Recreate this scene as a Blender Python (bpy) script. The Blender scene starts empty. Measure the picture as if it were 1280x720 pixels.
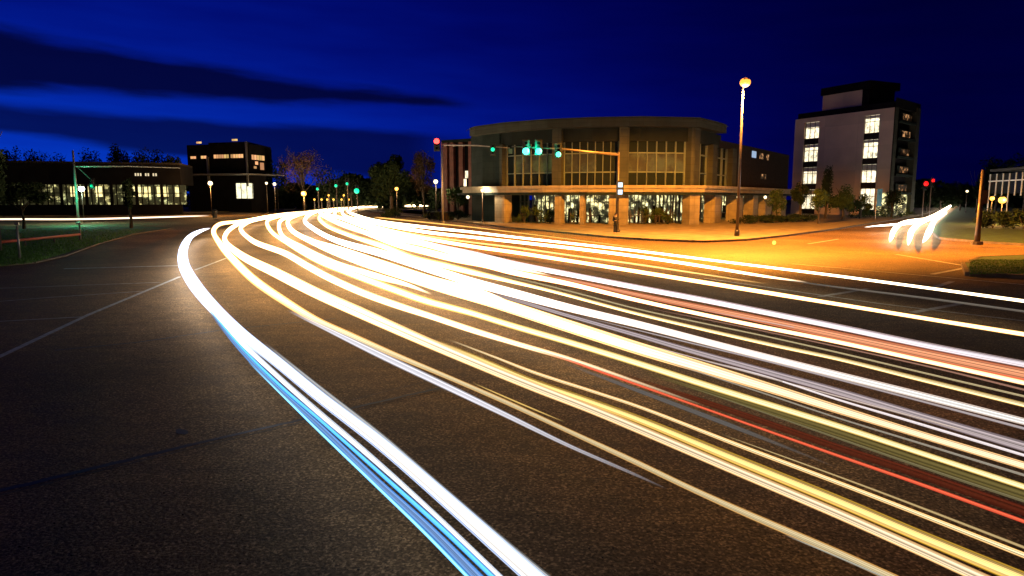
import bpy, bmesh, math, random
from mathutils import Vector, Matrix
random.seed(7)
R = math.radians
SC = bpy.context.scene
C = SC.collection

# ---------------------------------------------------------------- camera
H = 3.2; F = 853.3; PITCH = math.atan((360 - 248) / F)
cd = bpy.data.cameras.new('camera'); cam = bpy.data.objects.new('camera', cd); C.objects.link(cam)
cd.lens = 36 * F / 1280; cd.sensor_width = 36; cd.clip_start = 0.1; cd.clip_end = 4000
cam.location = (0, 0, H); cam.rotation_euler = (math.pi / 2 - PITCH, 0, 0)
SC.camera = cam
cp, sp = math.cos(PITCH), math.sin(PITCH)
def ray(px, py):
    x = (px - 640) / F; y = (360 - py) / F
    return Vector((x, cp + y * sp, -sp + y * cp))
def G(px, py, z=0.0):                      # point of the level plane z seen at a pixel of the photo
    d = ray(px, py); t = (z - H) / d.z
    return Vector((d.x * t, d.y * t, z))
def V(px, py, Y):                          # point at distance Y
    d = ray(px, py); t = Y / d.y
    return Vector((d.x * t, Y, H + d.z * t))

# ---------------------------------------------------------------- materials
def nodes(name):
    m = bpy.data.materials.new(name); m.use_nodes = True
    return m, m.node_tree.nodes, m.node_tree.links, m.node_tree.nodes['Principled BSDF']
def pbr(name, col, rough=0.7, var=0.25, scale=2.0, bump=0.0, bscale=20.0, metal=0.0, spec=0.5, stretch=(1, 1, 1)):
    m, N, L, b = nodes(name)
    tc = N.new('ShaderNodeTexCoord'); mp = N.new('ShaderNodeMapping'); mp.inputs['Scale'].default_value = stretch
    L.new(tc.outputs['Object'], mp.inputs['Vector'])
    n = N.new('ShaderNodeTexNoise'); n.inputs['Scale'].default_value = scale; n.inputs['Detail'].default_value = 6
    L.new(mp.outputs[0], n.inputs['Vector'])
    r = N.new('ShaderNodeMapRange'); r.inputs['From Min'].default_value = .3; r.inputs['From Max'].default_value = .7
    r.inputs['To Min'].default_value = 1 - var; r.inputs['To Max'].default_value = 1 + var
    L.new(n.outputs['Fac'], r.inputs['Value'])
    mx = N.new('ShaderNodeVectorMath'); mx.operation = 'SCALE'; mx.inputs[0].default_value = col
    L.new(r.outputs[0], mx.inputs['Scale']); L.new(mx.outputs[0], b.inputs['Base Color'])
    b.inputs['Roughness'].default_value = rough; b.inputs['Metallic'].default_value = metal
    b.inputs['Specular IOR Level'].default_value = spec
    if bump:
        n2 = N.new('ShaderNodeTexNoise'); n2.inputs['Scale'].default_value = bscale; n2.inputs['Detail'].default_value = 4
        L.new(mp.outputs[0], n2.inputs['Vector'])
        bp = N.new('ShaderNodeBump'); bp.inputs['Strength'].default_value = bump; bp.inputs['Distance'].default_value = .02
        L.new(n2.outputs['Fac'], bp.inputs['Height']); L.new(bp.outputs[0], b.inputs['Normal'])
    return m
def joints(m, w=1.6, h=.8, dark=.6):
    """cut panel joints into a cladding material (x/z of the wall)"""
    N = m.node_tree.nodes; L = m.node_tree.links; b = N['Principled BSDF']
    tc = N.new('ShaderNodeTexCoord'); s = N.new('ShaderNodeSeparateXYZ'); c = N.new('ShaderNodeCombineXYZ')
    L.new(tc.outputs['Object'], s.inputs[0]); L.new(s.outputs[0], c.inputs[0]); L.new(s.outputs[2], c.inputs[1])
    br = N.new('ShaderNodeTexBrick'); br.inputs['Scale'].default_value = 1; br.inputs['Brick Width'].default_value = w; br.inputs['Row Height'].default_value = h
    br.inputs['Mortar Size'].default_value = .02; br.offset = 0; br.inputs['Color1'].default_value = (1, 1, 1, 1); br.inputs['Color2'].default_value = (.8, .8, .8, 1); br.inputs['Mortar'].default_value = (dark, dark, dark, 1)
    L.new(c.outputs[0], br.inputs['Vector'])
    old = b.inputs['Base Color'].links[0].from_socket
    mu = N.new('ShaderNodeVectorMath'); mu.operation = 'MULTIPLY'; L.new(old, mu.inputs[0]); L.new(br.outputs['Color'], mu.inputs[1]); L.new(mu.outputs[0], b.inputs['Base Color'])
def asphalt(gain=1.0):
    m, N, L, b = nodes('asphalt')
    tc = N.new('ShaderNodeTexCoord')
    def noise(s, d=5, st=(1, 1, 1)):
        mp = N.new('ShaderNodeMapping'); mp.inputs['Scale'].default_value = st
        L.new(tc.outputs['Object'], mp.inputs['Vector'])
        n = N.new('ShaderNodeTexNoise'); n.inputs['Scale'].default_value = s; n.inputs['Detail'].default_value = d
        L.new(mp.outputs[0], n.inputs['Vector']); return n.outputs['Fac']
    big, mid, fine = noise(.12, 6), noise(1.2, 6, (1, 2.5, 1)), noise(28, 3)
    vo = N.new('ShaderNodeTexVoronoi'); vo.inputs['Scale'].default_value = 42; L.new(tc.outputs['Object'], vo.inputs['Vector'])
    def mr(s, a, b_, c, d):
        r = N.new('ShaderNodeMapRange'); r.inputs[1].default_value = a; r.inputs[2].default_value = b_
        r.inputs[3].default_value = c; r.inputs[4].default_value = d; L.new(s, r.inputs[0]); return r.outputs[0]
    def mul(a, c):
        x = N.new('ShaderNodeMath'); x.operation = 'MULTIPLY'; L.new(a, x.inputs[0]); L.new(c, x.inputs[1]); return x.outputs[0]
    sep = N.new('ShaderNodeSeparateColor'); L.new(vo.outputs['Color'], sep.inputs[0])
    f = mul(mul(mul(mr(big, .35, .65, .62, 1.3), mr(mid, .3, .7, .72, 1.25)), mr(fine, .32, .68, .45, 1.55)), mr(sep.outputs[0], .6, 1, .8, 2.2))
    mx = N.new('ShaderNodeVectorMath'); mx.operation = 'SCALE'; mx.inputs[0].default_value = (.19 * gain, .118 * gain, .055 * gain)  # base colour warmed to stand in for lamplight on the near road
    L.new(f, mx.inputs['Scale']); L.new(mx.outputs[0], b.inputs['Base Color'])
    L.new(mr(mid, .3, .7, .70, .86), b.inputs['Roughness'])
    bp = N.new('ShaderNodeBump'); bp.inputs['Strength'].default_value = .6; bp.inputs['Distance'].default_value = .015
    L.new(fine, bp.inputs['Height']); L.new(bp.outputs[0], b.inputs['Normal'])
    b.inputs['Specular IOR Level'].default_value = .11
    return m
def emit(name, col, s):
    m, N, L, b = nodes(name)
    b.inputs['Base Color'].default_value = (.02, .02, .02, 1)
    b.inputs['Emission Color'].default_value = (*col, 1); b.inputs['Emission Strength'].default_value = s
    return m
def lit_room(name, colA, colB, s, scale=1.0, lo=.42, hi=.6, dark=.02):
    """a lit interior: bright lamps and pale walls broken by dark furniture and plants"""
    m, N, L, b = nodes(name)
    tc = N.new('ShaderNodeTexCoord'); n = N.new('ShaderNodeTexNoise'); n.inputs['Scale'].default_value = scale
    n.inputs['Detail'].default_value = 5; n.inputs['Roughness'].default_value = .7; L.new(tc.outputs['Object'], n.inputs['Vector'])
    n2 = N.new('ShaderNodeTexNoise'); n2.inputs['Scale'].default_value = scale * .35; L.new(tc.outputs['Object'], n2.inputs['Vector'])
    mix = N.new('ShaderNodeMix'); mix.data_type = 'RGBA'; mix.inputs[6].default_value = (*colA, 1); mix.inputs[7].default_value = (*colB, 1)
    L.new(n2.outputs['Fac'], mix.inputs[0])
    r = N.new('ShaderNodeMapRange'); r.interpolation_type = 'SMOOTHSTEP'
    r.inputs[1].default_value = lo; r.inputs[2].default_value = hi; r.inputs[3].default_value = dark * s; r.inputs[4].default_value = s
    L.new(n.outputs['Fac'], r.inputs[0]); L.new(r.outputs[0], b.inputs['Emission Strength'])
    L.new(mix.outputs[2], b.inputs['Emission Color']); b.inputs['Base Color'].default_value = (.03, .03, .03, 1); b.inputs['Specular IOR Level'].default_value = .05
    return m
def trail_mat(name, core, edge, s, dens=1.0):
    """light streak: bright along its axis and softening to its edges whichever way the tube runs to the eye"""
    m = bpy.data.materials.new(name); m.use_nodes = True; N = m.node_tree.nodes; L = m.node_tree.links; N.clear()
    out = N.new('ShaderNodeOutputMaterial'); geo = N.new('ShaderNodeNewGeometry')
    ax = N.new('ShaderNodeAttribute'); ax.attribute_name = 'axis'; fl = N.new('ShaderNodeAttribute'); fl.attribute_name = 'flow'
    def vm(op, a, b):
        n = N.new('ShaderNodeVectorMath'); n.operation = op; L.new(a, n.inputs[0]); L.new(b, n.inputs[1]); return n.outputs['Value']
    def ma(op, a, b):
        n = N.new('ShaderNodeMath'); n.operation = op
        for i, q in enumerate((a, b)):
            if isinstance(q, (int, float)): n.inputs[i].default_value = q
            else: L.new(q, n.inputs[i])
        return n.outputs[0]
    nv = ma('ABSOLUTE', vm('DOT_PRODUCT', geo.outputs['Normal'], geo.outputs['Incoming']), 0)
    tv = vm('DOT_PRODUCT', ax.outputs['Vector'], geo.outputs['Incoming'])
    p = ma('DIVIDE', nv, ma('SQRT', ma('MAXIMUM', ma('SUBTRACT', 1.0, ma('MULTIPLY', tv, tv)), .0004), 0))
    def sm(a, lo, hi):
        r = N.new('ShaderNodeMapRange'); r.interpolation_type = 'SMOOTHSTEP'; r.inputs[1].default_value = lo; r.inputs[2].default_value = hi; L.new(a, r.inputs[0]); return r.outputs[0]
    mix = N.new('ShaderNodeMix'); mix.data_type = 'RGBA'; mix.inputs[6].default_value = (*edge, 1); mix.inputs[7].default_value = (*core, 1)
    L.new(sm(p, .45, .98), mix.inputs[0])
    em = N.new('ShaderNodeEmission'); L.new(mix.outputs[2], em.inputs['Color']); tn = N.new('ShaderNodeAttribute'); tn.attribute_name = 'turn'
    cx = N.new('ShaderNodeCombineXYZ'); L.new(tn.outputs['Fac'], cx.inputs[0]); cx.inputs[1].default_value = random.uniform(0, 50)
    nz_ = N.new('ShaderNodeTexNoise'); nz_.inputs['Scale'].default_value = 8.5; nz_.inputs['Detail'].default_value = 3; nz_.inputs['Roughness'].default_value = .7; L.new(cx.outputs[0], nz_.inputs['Vector'])
    fr_ = N.new('ShaderNodeMapRange'); fr_.inputs[1].default_value = .36; fr_.inputs[2].default_value = .62; fr_.inputs[3].default_value = .16; fr_.inputs[4].default_value = 1.55; L.new(nz_.outputs['Fac'], fr_.inputs[0])
    L.new(ma('MULTIPLY', ma('MULTIPLY', fl.outputs['Fac'], s), fr_.outputs[0]), em.inputs['Strength'])
    tr = N.new('ShaderNodeBsdfTransparent'); ms = N.new('ShaderNodeMixShader')
    bd = N.new('ShaderNodeAttribute'); bd.attribute_name = 'body'
    L.new(ma('MULTIPLY', ma('MULTIPLY', sm(p, .02, .85), dens), bd.outputs['Fac']), ms.inputs[0]); L.new(tr.outputs[0], ms.inputs[1]); L.new(em.outputs[0], ms.inputs[2])
    L.new(ms.outputs[0], out.inputs[0])
    return m

M = dict(
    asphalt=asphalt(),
    tar=pbr('tar', (.008, .007, .006), .6, .3, 8),
    paint=pbr('road_paint', (.42, .40, .34), .6, .5, 6, .3, 40),
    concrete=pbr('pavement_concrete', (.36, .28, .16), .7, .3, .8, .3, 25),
    kerb=pbr('kerb_stone', (.15, .12, .09), .7, .3, 3, .3, 25),
    grass=pbr('grass', (.035, .075, .018), .9, .45, 1.5, .6, 60),
    blade=pbr('grass_blade', (.08, .20, .02), .8, .4, 2),
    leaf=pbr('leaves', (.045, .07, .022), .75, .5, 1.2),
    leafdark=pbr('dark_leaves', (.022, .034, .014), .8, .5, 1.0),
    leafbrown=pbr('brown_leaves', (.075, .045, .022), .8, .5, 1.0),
    bark=pbr('bark', (.05, .035, .022), .9, .4, 6, .5, 30),
    stone=pbr('shaded_stone', (.05, .052, .04), .75, .15, .7, .25, 12),  # shaded copy: dimness of the upper facade put into the base colour
    lit_stone=pbr('lamplit_stone', (.26, .21, .13), .75, .2, 1.2, .3, 16),  # lit copy for columns and ledge: lamp glow put into the base colour
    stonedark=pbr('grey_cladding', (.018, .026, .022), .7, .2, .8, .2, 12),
    frieze=pbr('bronze_panel', (.016, .019, .016), .5, .2, .6),
    brick=pbr('dark_brick', (.022, .015, .013), .8, .35, 3, .3, 14),
    tan=pbr('tan_render', (.70, .55, .42), .85, .1, .35, .2, 30),
    tandark=pbr('dark_spandrel', (.035, .028, .024), .6, .2, 1),
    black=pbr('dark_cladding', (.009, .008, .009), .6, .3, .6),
    roof=pbr('roof_felt', (.03, .03, .03), .9, .3, .5),
    red=pbr('red_granite', (.20, .07, .05), .6, .3, 1.2),
    mullion=pbr('aluminium_mullion', (.14, .17, .14), .4, .1, 2, metal=.3),
    steel=pbr('galvanised_steel', (.28, .26, .23), .45, .2, 3, metal=.4),
    darksteel=pbr('painted_dark_steel', (.05, .035, .025), .45, .3, 5),
    signalbody=pbr('signal_housing', (.012, .014, .012), .5, .2, 4),
    white=pbr('white_frame', (.75, .73, .66), .5, .1, 3),
    cloth=pbr('dark_coat', (.02, .018, .02), .9, .3, 10),
    trouser=pbr('navy_trousers', (.02, .022, .035), .9, .3, 10),
    skin=pbr('skin', (.45, .27, .18), .6, .1, 4),
    hair=pbr('hair', (.02, .012, .008), .8, .2, 20),
    rubber=pbr('rubber', (.012, .012, .012), .8, .2, 4),
    blue=pbr('blue_panel', (.03, .16, .32), .5, .15, 2),
    streak_orange=pbr('red_orange_streak', (.55, .09, .03), .5, .15, 3),
    lit_warm=lit_room('lit_shop_interior', (1, .62, .18), (.85, 1, .55), 1.9, .9, .46, .64, .02),
    lit_tower=lit_room('lit_office_window', (1, .80, .48), (1, .9, .6), 1.5, 1.5, .32, .55, .35),
    lit_hall=lit_room('lit_hall', (1, .68, .2), (.6, .8, .4), 1.0, .7, .52, .68, .03),
    lit_dim=lit_room('dim_office_window', (1, .45, .16), (1, .55, .25), .55, .9, .50, .62, .01),
    lit_bright=emit('bright_window', (1, .9, .50), 3.0),
    amber_room=lit_room('amber_room', (1, .45, .05), (1, .6, .2), .5, .6, .4, .62, .1),
    red_on=emit('red_signal_on', (1, .025, .02), 9), green_on=emit('green_signal_on', (.05, 1, .55), 5),
    green_far=emit('far_green_signal', (.0, .9, .36), 1.6), red_far=emit('far_red_signal', (1, .01, .01), 1.6),
    sodium=emit('sodium_lamp', (1, .27, .03), 2.4), globe=emit('globe_lamp', (1, .80, .42), 3),
    amber=emit('amber_lamp', (1, .42, .05), 3), coolwhite=emit('cool_lamp', (.8, 1, .85), 14),
    sidewalk_signal=emit('walk_signal', (.45, .75, 1), 1.6),
)
for k_ in ('stone', 'lit_stone', 'stonedark'): joints(M[k_])
joints(M['tan'], 3.2, 4.2, .8)
for k_ in ('stone', 'stonedark', 'frieze', 'brick', 'black', 'mullion', 'tandark', 'leafdark', 'leafbrown', 'leaf', 'concrete', 'kerb'):
    M[k_].node_tree.nodes['Principled BSDF'].inputs['Specular IOR Level'].default_value = .08
    M[k_].node_tree.nodes['Principled BSDF'].inputs['Roughness'].default_value = .9
def glass():
    m, N, L, b = nodes('dark_glass')
    b.inputs['Base Color'].default_value = (.012, .016, .015, 1); b.inputs['Roughness'].default_value = .12
    b.inputs['Specular IOR Level'].default_value = .05
    tc = N.new('ShaderNodeTexCoord'); n = N.new('ShaderNodeTexNoise'); n.inputs['Scale'].default_value = .5
    L.new(tc.outputs['Object'], n.inputs['Vector']); bp = N.new('ShaderNodeBump'); bp.inputs['Strength'].default_value = .05
    L.new(n.outputs['Fac'], bp.inputs['Height']); L.new(bp.outputs[0], b.inputs['Normal'])
    return m
M['glass'] = glass()  # dark panes that mostly show the unlit rooms behind
M['glass_lit'] = lit_room('faintly_lit_glass', (.42, .45, .10), (.25, .35, .10), .10, .35, .40, .62, .06)

# ---------------------------------------------------------------- mesh builder
class MB:
    def __init__(s): s.v = []; s.f = []
    def add(s, vs, fs):
        o = len(s.v); s.v += [tuple(v) for v in vs]; s.f += [tuple(i + o for i in f) for f in fs]; return s
    def box(s, c, d, rz=0.0):
        x, y, z = [k / 2 for k in d]; co, si = math.cos(rz), math.sin(rz); vs = []
        for dz in (-z, z):
            for dx, dy in ((-x, -y), (x, -y), (x, y), (-x, y)):
                vs.append((c[0] + dx * co - dy * si, c[1] + dx * si + dy * co, c[2] + dz))
        return s.add(vs, [(3, 2, 1, 0), (4, 5, 6, 7), (0, 1, 5, 4), (1, 2, 6, 5), (2, 3, 7, 6), (3, 0, 4, 7)])
    def prism(s, pts, z0, z1):
        n = len(pts)
        a = sum(pts[i][0] * pts[(i + 1) % n][1] - pts[(i + 1) % n][0] * pts[i][1] for i in range(n))
        if a < 0: pts = list(pts)[::-1]
        vs = [(p[0], p[1], z0) for p in pts] + [(p[0], p[1], z1) for p in pts]
        return s.add(vs, [tuple(range(n - 1, -1, -1)), tuple(range(n, 2 * n))] + [(i, (i + 1) % n, n + (i + 1) % n, n + i) for i in range(n)])
    def tube(s, pts, rad, n=8, cap=True, flat=1.0):
        pts = [Vector(p) for p in pts]; rs = rad if isinstance(rad, (list, tuple)) else [rad] * len(pts)
        vs = []
        for i, p in enumerate(pts):
            t = (pts[min(i + 1, len(pts) - 1)] - pts[max(i - 1, 0)])
            if t.length < 1e-9: t = Vector((0, 0, 1))
            t.normalize(); up = Vector((0, 0, 1)) if abs(t.z) < .95 else Vector((1, 0, 0))
            a = t.cross(up).normalized(); b = a.cross(t).normalized()
            for k in range(n):
                w = 2 * math.pi * k / n; vs.append(p + a * math.cos(w) * rs[i] + b * math.sin(w) * rs[i] * flat)
        fs = []
        for i in range(len(pts) - 1):
            for k in range(n):
                fs.append((i * n + k, (i + 1) * n + k, (i + 1) * n + (k + 1) % n, i * n + (k + 1) % n))
        if cap: fs += [tuple(range(n)), tuple((len(pts) - 1) * n + k for k in range(n - 1, -1, -1))]
        return s.add(vs, fs)
    def ball(s, c, r, seg=10, ring=6, sc=(1, 1, 1)):
        vs = [(c[0], c[1], c[2] - r * sc[2])]
        for j in range(1, ring):
            th = math.pi * j / ring
            for k in range(seg):
                w = 2 * math.pi * k / seg
                vs.append((c[0] + r * sc[0] * math.sin(th) * math.cos(w), c[1] + r * sc[1] * math.sin(th) * math.sin(w), c[2] - r * sc[2] * math.cos(th)))
        vs.append((c[0], c[1], c[2] + r * sc[2])); fs = []
        for k in range(seg):
            fs.append((0, 1 + (k + 1) % seg, 1 + k)); l = 1 + (ring - 2) * seg
            fs.append((l + k, l + (k + 1) % seg, len(vs) - 1))
            for j in range(ring - 2):
                a = 1 + j * seg; fs.append((a + k, a + (k + 1) % seg, a + seg + (k + 1) % seg, a + seg + k))
        return s.add(vs, fs)
    def build(s, name, mat, parent=None, smooth=False):
        me = bpy.data.meshes.new(name); me.from_pydata(s.v, [], s.f)
        me.materials.append(M[mat] if isinstance(mat, str) else mat)
        if smooth:
            for p in me.polygons: p.use_smooth = True
        o = bpy.data.objects.new(name, me); C.objects.link(o)
        if parent:
            o.parent = parent
            if tuple(parent.location) != (0, 0, 0) or parent.parent:
                w = Vector(parent.location)
                q = parent.parent
                while q: w += Vector(q.location); q = q.parent
                me.transform(Matrix.Translation(-w))
        else:                                             # put the origin at the thing's own base
            xs = [v[0] for v in s.v]; ys = [v[1] for v in s.v]; zs = [v[2] for v in s.v]
            w = Vector(((min(xs) + max(xs)) / 2, (min(ys) + max(ys)) / 2, min(zs)))
            me.transform(Matrix.Translation(-w)); o.location = w
        return o
def tag(o, label, cat, group=None, kind=None):
    o['label'] = label
    if cat: o['category'] = cat
    if group: o['group'] = group
    if kind: o['kind'] = kind
    return o
def thing(name, loc, label, cat, group=None):
    o = bpy.data.objects.new(name, None); C.objects.link(o); o.location = loc; o.empty_display_size = .2
    return tag(o, label, cat, group)
def struct(o): o['kind'] = 'structure'; return o

# ---------------------------------------------------------------- ground, road, pavement
def sheet(name, pts, mat, z):
    n = len(pts); a = sum(pts[i][0] * pts[(i + 1) % n][1] - pts[(i + 1) % n][0] * pts[i][1] for i in range(n))
    if a < 0: pts = pts[::-1]
    me = bpy.data.meshes.new(name); me.from_pydata([(p[0], p[1], z) for p in pts], [], [tuple(range(n))]); me.materials.append(M[mat])
    o = bpy.data.objects.new(name, me); C.objects.link(o); return struct(o)
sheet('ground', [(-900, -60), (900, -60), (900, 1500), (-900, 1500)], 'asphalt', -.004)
def strip_line(mb, pts, w, z):
    pts = [Vector(p) for p in pts]; vs = []
    for i, p in enumerate(pts):
        t = (pts[min(i + 1, len(pts) - 1)] - pts[max(i - 1, 0)]); t.z = 0; t.normalize(); n = Vector((-t.y, t.x, 0))
        ww = w[i] if isinstance(w, (list, tuple)) else w
        vs += [(p.x + n.x * ww / 2, p.y + n.y * ww / 2, z), (p.x - n.x * ww / 2, p.y - n.y * ww / 2, z)]
    return mb.add(vs, [(2 * i + 1, 2 * i + 3, 2 * i + 2, 2 * i) for i in range(len(pts) - 1)])
def jag(p0, p1, n, a):
    return [p0.lerp(p1, i / n) + Vector((random.uniform(-a, a), random.uniform(-a, a), 0)) * (0 < i < n) for i in range(n + 1)]
# tar-dark slab joints in the road
mb = MB()
for a, b_, w in ((((-60), 628), (240, 556), .10), ((240, 556), (551, 485), .09), ((69, 438), (172, 428), .08), ((172, 428), (275, 413), .09), ((275, 413), (420, 398), .08),
                 ((440, 500), (560, 470), .02), ((700, 430), (820, 408), .05)):
    strip_line(mb, jag(G(*a), G(*b_), 36, .012), w, .004)
for i, (x, y) in enumerate(((222, 537), )):
    c = G(x, y); strip_line(mb, [c, c + Vector((.12, -.12, 0)), c + Vector((.22, -.2, 0))], [.05, .16, .04], .008)
struct(mb.build('road_joint', 'tar'))
mb = MB()
for a, b_ in (((-60, 634), (240, 560.5)), ((240, 560.5), (551, 488))): strip_line(mb, jag(G(*a), G(*b_), 50, .01), [random.uniform(.02, .06) for _ in range(51)], .0041)
struct(mb.build('worn_joint_edge', 'kerb'))
# wear patches: small stones and chips lying on the near road
mb = MB()
for i in range(260):
    p = G(random.uniform(-40, 1300), random.uniform(430, 715)); r = random.uniform(.004, .013)
    mb.ball((p.x, p.y, r * .4), r, 5, 4, (1, random.uniform(.6, 1), .6))
tag(mb.build('loose_grit', 'kerb'), 'loose grit and tiny stones scattered over the near road', None, kind='stuff')
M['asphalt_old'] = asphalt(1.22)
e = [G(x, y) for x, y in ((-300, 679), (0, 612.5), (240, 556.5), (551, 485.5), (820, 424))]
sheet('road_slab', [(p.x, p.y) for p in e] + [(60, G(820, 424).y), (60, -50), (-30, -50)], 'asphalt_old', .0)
# painted lines and painted streaks of light
mb = MB()
strip_line(mb, [G(-40, 462), G(0, 446), G(110, 394), G(225, 346)], .14, .008)
strip_line(mb, [G(243, 338), G(285, 322)], .12, .008)
struct(mb.build('lane_line', 'paint'))
mb = MB()
strip_line(mb, [G(-40, 404), G(105, 396)], .09, .004); strip_line(mb, [G(-40, 380), G(60, 372), G(180, 364)], .10, .0042)  # first is a road line; the other strips paint streaks of reflected light
strip_line(mb, [G(-40, 362), G(90, 357), G(200, 353)], .10, .0044); strip_line(mb, [G(80, 336), G(225, 332)], .25, .0046)
struct(mb.build('line_and_light_streak', 'paint'))
mb = MB()
for a, b_ in (((1025, 371), (1085, 361)), ((1140, 391), (1200, 380)), ((1165, 343), (1212, 334)), ((1160, 362), (1190, 352)), ((1120, 318), (1210, 333)), ((1010, 305), (1048, 299))):
    strip_line(mb, [G(*a), G(*b_)], .22, .008)
for a in (((560, 292), (760, 320)), ((990, 330), (1180, 347), (1300, 358)), ((880, 348), (1100, 380), (1300, 404))):
    strip_line(mb, [G(*q) for q in a], .14, .012)
struct(mb.build('crosswalk_line', 'paint'))

def kerbed(name, edge, back, mat, h=.13):
    """raised slab: edge = front line towards the road (pixels), back = world points closing it"""
    e = [G(*p) for p in edge]; poly = [(p.x, p.y) for p in e] + back
    o = MB().prism(poly, -.05, h).build(name, mat); struct(o)
    k = MB()
    for i in range(len(e) - 1):
        a, b = e[i], e[i + 1]; t = (b - a).normalized(); n = Vector((-t.y, t.x, 0)); n = n if n.dot(-a) > 0 else -n
        q = [a + n * .003, b + n * .003, b + n * .17, a + n * .17]
        k.prism([(v.x, v.y) for v in q], -.04, h + .012)
    struct(k.build('kerb', 'kerb'))
    return e
kerbed('pavement', [(492, 268), (520, 271), (560, 276), (640, 285.5), (700, 291), (760, 297), (820, 301), (880, 303), (930, 301), (985, 295), (1040, 287.5), (1100, 278), (1150, 269), (1180, 260)],
       [(150, 330), (-38, 330)], 'concrete')
kerbed('verge_lawn', [(1198, 259), (1180, 272), (1162, 289), (1176, 299), (1230, 304), (1320, 309)], [(140, 75), (260, 320)], 'grass', .14)
kerbed('corner_verge', [(1500, 355), (1300, 349), (1212, 345), (1206, 332), (1222, 324), (1300, 321), (1500, 326)], [], 'grass', .15)
kerbed('left_lawn', [(-300, 352), (-60, 338), (40, 329), (80, 320), (118, 306), (165, 293), (215, 285.5), (190, 283.6), (60, 286), (-300, 294)], [], 'grass', .05)
kerbed('far_left_pavement', [(-500, 279), (0, 271.5), (180, 268), (290, 265), (360, 262.5), (420, 258.5), (470, 255.8)], [(-60, 420), (-420, 420)], 'concrete')
kerbed('traffic_island', [(437, 261.5), (470, 259.6), (500, 261), (540, 266.5), (585, 272), (560, 272), (500, 266.5), (455, 263)], [], 'concrete')
# pavement joints are real grooves drawn as dark lines
mb = MB()
for px in range(520, 1000, 40):
    a = G(px, 292 if px > 620 else 283); strip_line(mb, [Vector((a.x, a.y - 1, 0)), Vector((a.x + 1, a.y + 16, 0))], .05, .134)
# grass blades (stuff)
def blades(name, pts_fn, n, h, label):
    mb = MB()
    for _ in range(n):
        p = pts_fn(); a = random.uniform(0, 6.28); w = .02; hh = h * random.uniform(.5, 1.3)
        dx, dy = math.cos(a) * w, math.sin(a) * w
        lx, ly = random.uniform(-.06, .06), random.uniform(-.06, .06)
        mb.add([(p.x - dx, p.y - dy, .13), (p.x + dx, p.y + dy, .13), (p.x + lx, p.y + ly, .13 + hh)], [(0, 1, 2)])
    tag(mb.build(name, 'blade'), label, None, kind='stuff')
def left_pt():
    while True:
        x = random.uniform(-40, 210); y = random.uniform(287, 335)
        if x < 40 + (329 - y) * 3.4 and y < 329 + (40 - x) * .1: return G(x, y, .13)
blades('lawn_grass', left_pt, 16000, .10, 'green mown grass on the lawn corner at the left')
def right_pt():
    while True:
        x = random.uniform(1212, 1300); y = random.uniform(325, 343)
        return G(x, y, .13)
blades('verge_grass', right_pt, 7000, .07, 'dark tufted grass on the small corner verge at the right')

# ---------------------------------------------------------------- facade helper
class Facade:
    def __init__(s, pts):
        s.p = [Vector((V(px, 210, Y).x, Y)) for px, Y in pts]; s.n = []
        for i in range(len(s.p)):
            t = (s.p[min(i + 1, len(s.p) - 1)] - s.p[max(i - 1, 0)]).normalized(); s.n.append(Vector((t.y, -t.x)))
    def at(s, px):
        d = ray(px, 210); d = Vector((d.x, d.y)); best = None
        for i in range(len(s.p) - 1):
            a, b = s.p[i], s.p[i + 1]; e = b - a; den = d.x * e.y - d.y * e.x
            if abs(den) < 1e-9: continue
            u = (a.y * d.x - a.x * d.y) / -den
            if -.0005 <= u <= 1.0005: return i, max(0, min(1, u))
        return (0, 0.) if px < 640 + F * s.p[0].x / s.p[0].y else (len(s.p) - 2, 1.)
    def pt(s, i, u, off):
        a = s.p[i].lerp(s.p[i + 1], u); n = s.n[i].lerp(s.n[i + 1], u).normalized(); return a + n * off
    def strip(s, mb, pa, pb, z0, z1, o0, o1):
        i0, u0 = s.at(pa); i1, u1 = s.at(pb); ks = [(i0, u0)]
        for j in range(i0 + 1, i1 + 1): ks.append((j - 1, 1.))
        ks.append((i1, u1)); k2 = [ks[0]]
        for k in ks[1:]:
            if (s.pt(*k, 0) - s.pt(*k2[-1], 0)).length > .01: k2.append(k)
        for a, b in zip(k2, k2[1:]):
            mb.prism([s.pt(*a, o0), s.pt(*b, o0), s.pt(*b, o1), s.pt(*a, o1)], z0, z1)
        return mb

# ---------------------------------------------------------------- curved civic building
fa = Facade([(592, 97), (606, 92.5), (640, 88), (690, 84.6), (740, 82.8), (800, 82), (862, 83), (880, 87), (897, 92), (940, 105), (985, 124)])
Z = lambda py: V(800, py, 82).z
zt, zp, zf, zw1, zl1, zl0 = Z(147), Z(159), Z(176), Z(230), Z(232), Z(243)
civic = thing('civic_building', (fa.p[5].x, 82, 0), 'large curved stone building with tall dark window bays and a lit colonnade at street level', 'building')
backp = [(58, 150), (-4, 150)]
m = MB(); m.prism([tuple(fa.pt(*fa.at(px), -1.2)) for px in (594, 606, 640, 690, 740, 800, 860, 880, 897)] + [(fa.p[8].x + 1, 120), (fa.p[0].x + 2, 120)], zl0, zt - .4)
m.prism([tuple(fa.pt(*fa.at(px), -1.2)) for px in (897, 940, 984.5)] + [(fa.p[-1].x + 1, 140), (fa.p[8].x - 8, 140)], zl0, Z(166) - 0.2)
m.build('inner_core', 'black', civic)
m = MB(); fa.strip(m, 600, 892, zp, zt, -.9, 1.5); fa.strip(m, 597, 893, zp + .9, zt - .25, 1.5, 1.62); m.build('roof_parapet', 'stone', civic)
m = MB(); fa.strip(m, 606, 899, zf, zp, -1.1, .1); m.build('frieze', 'frieze', civic)
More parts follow.
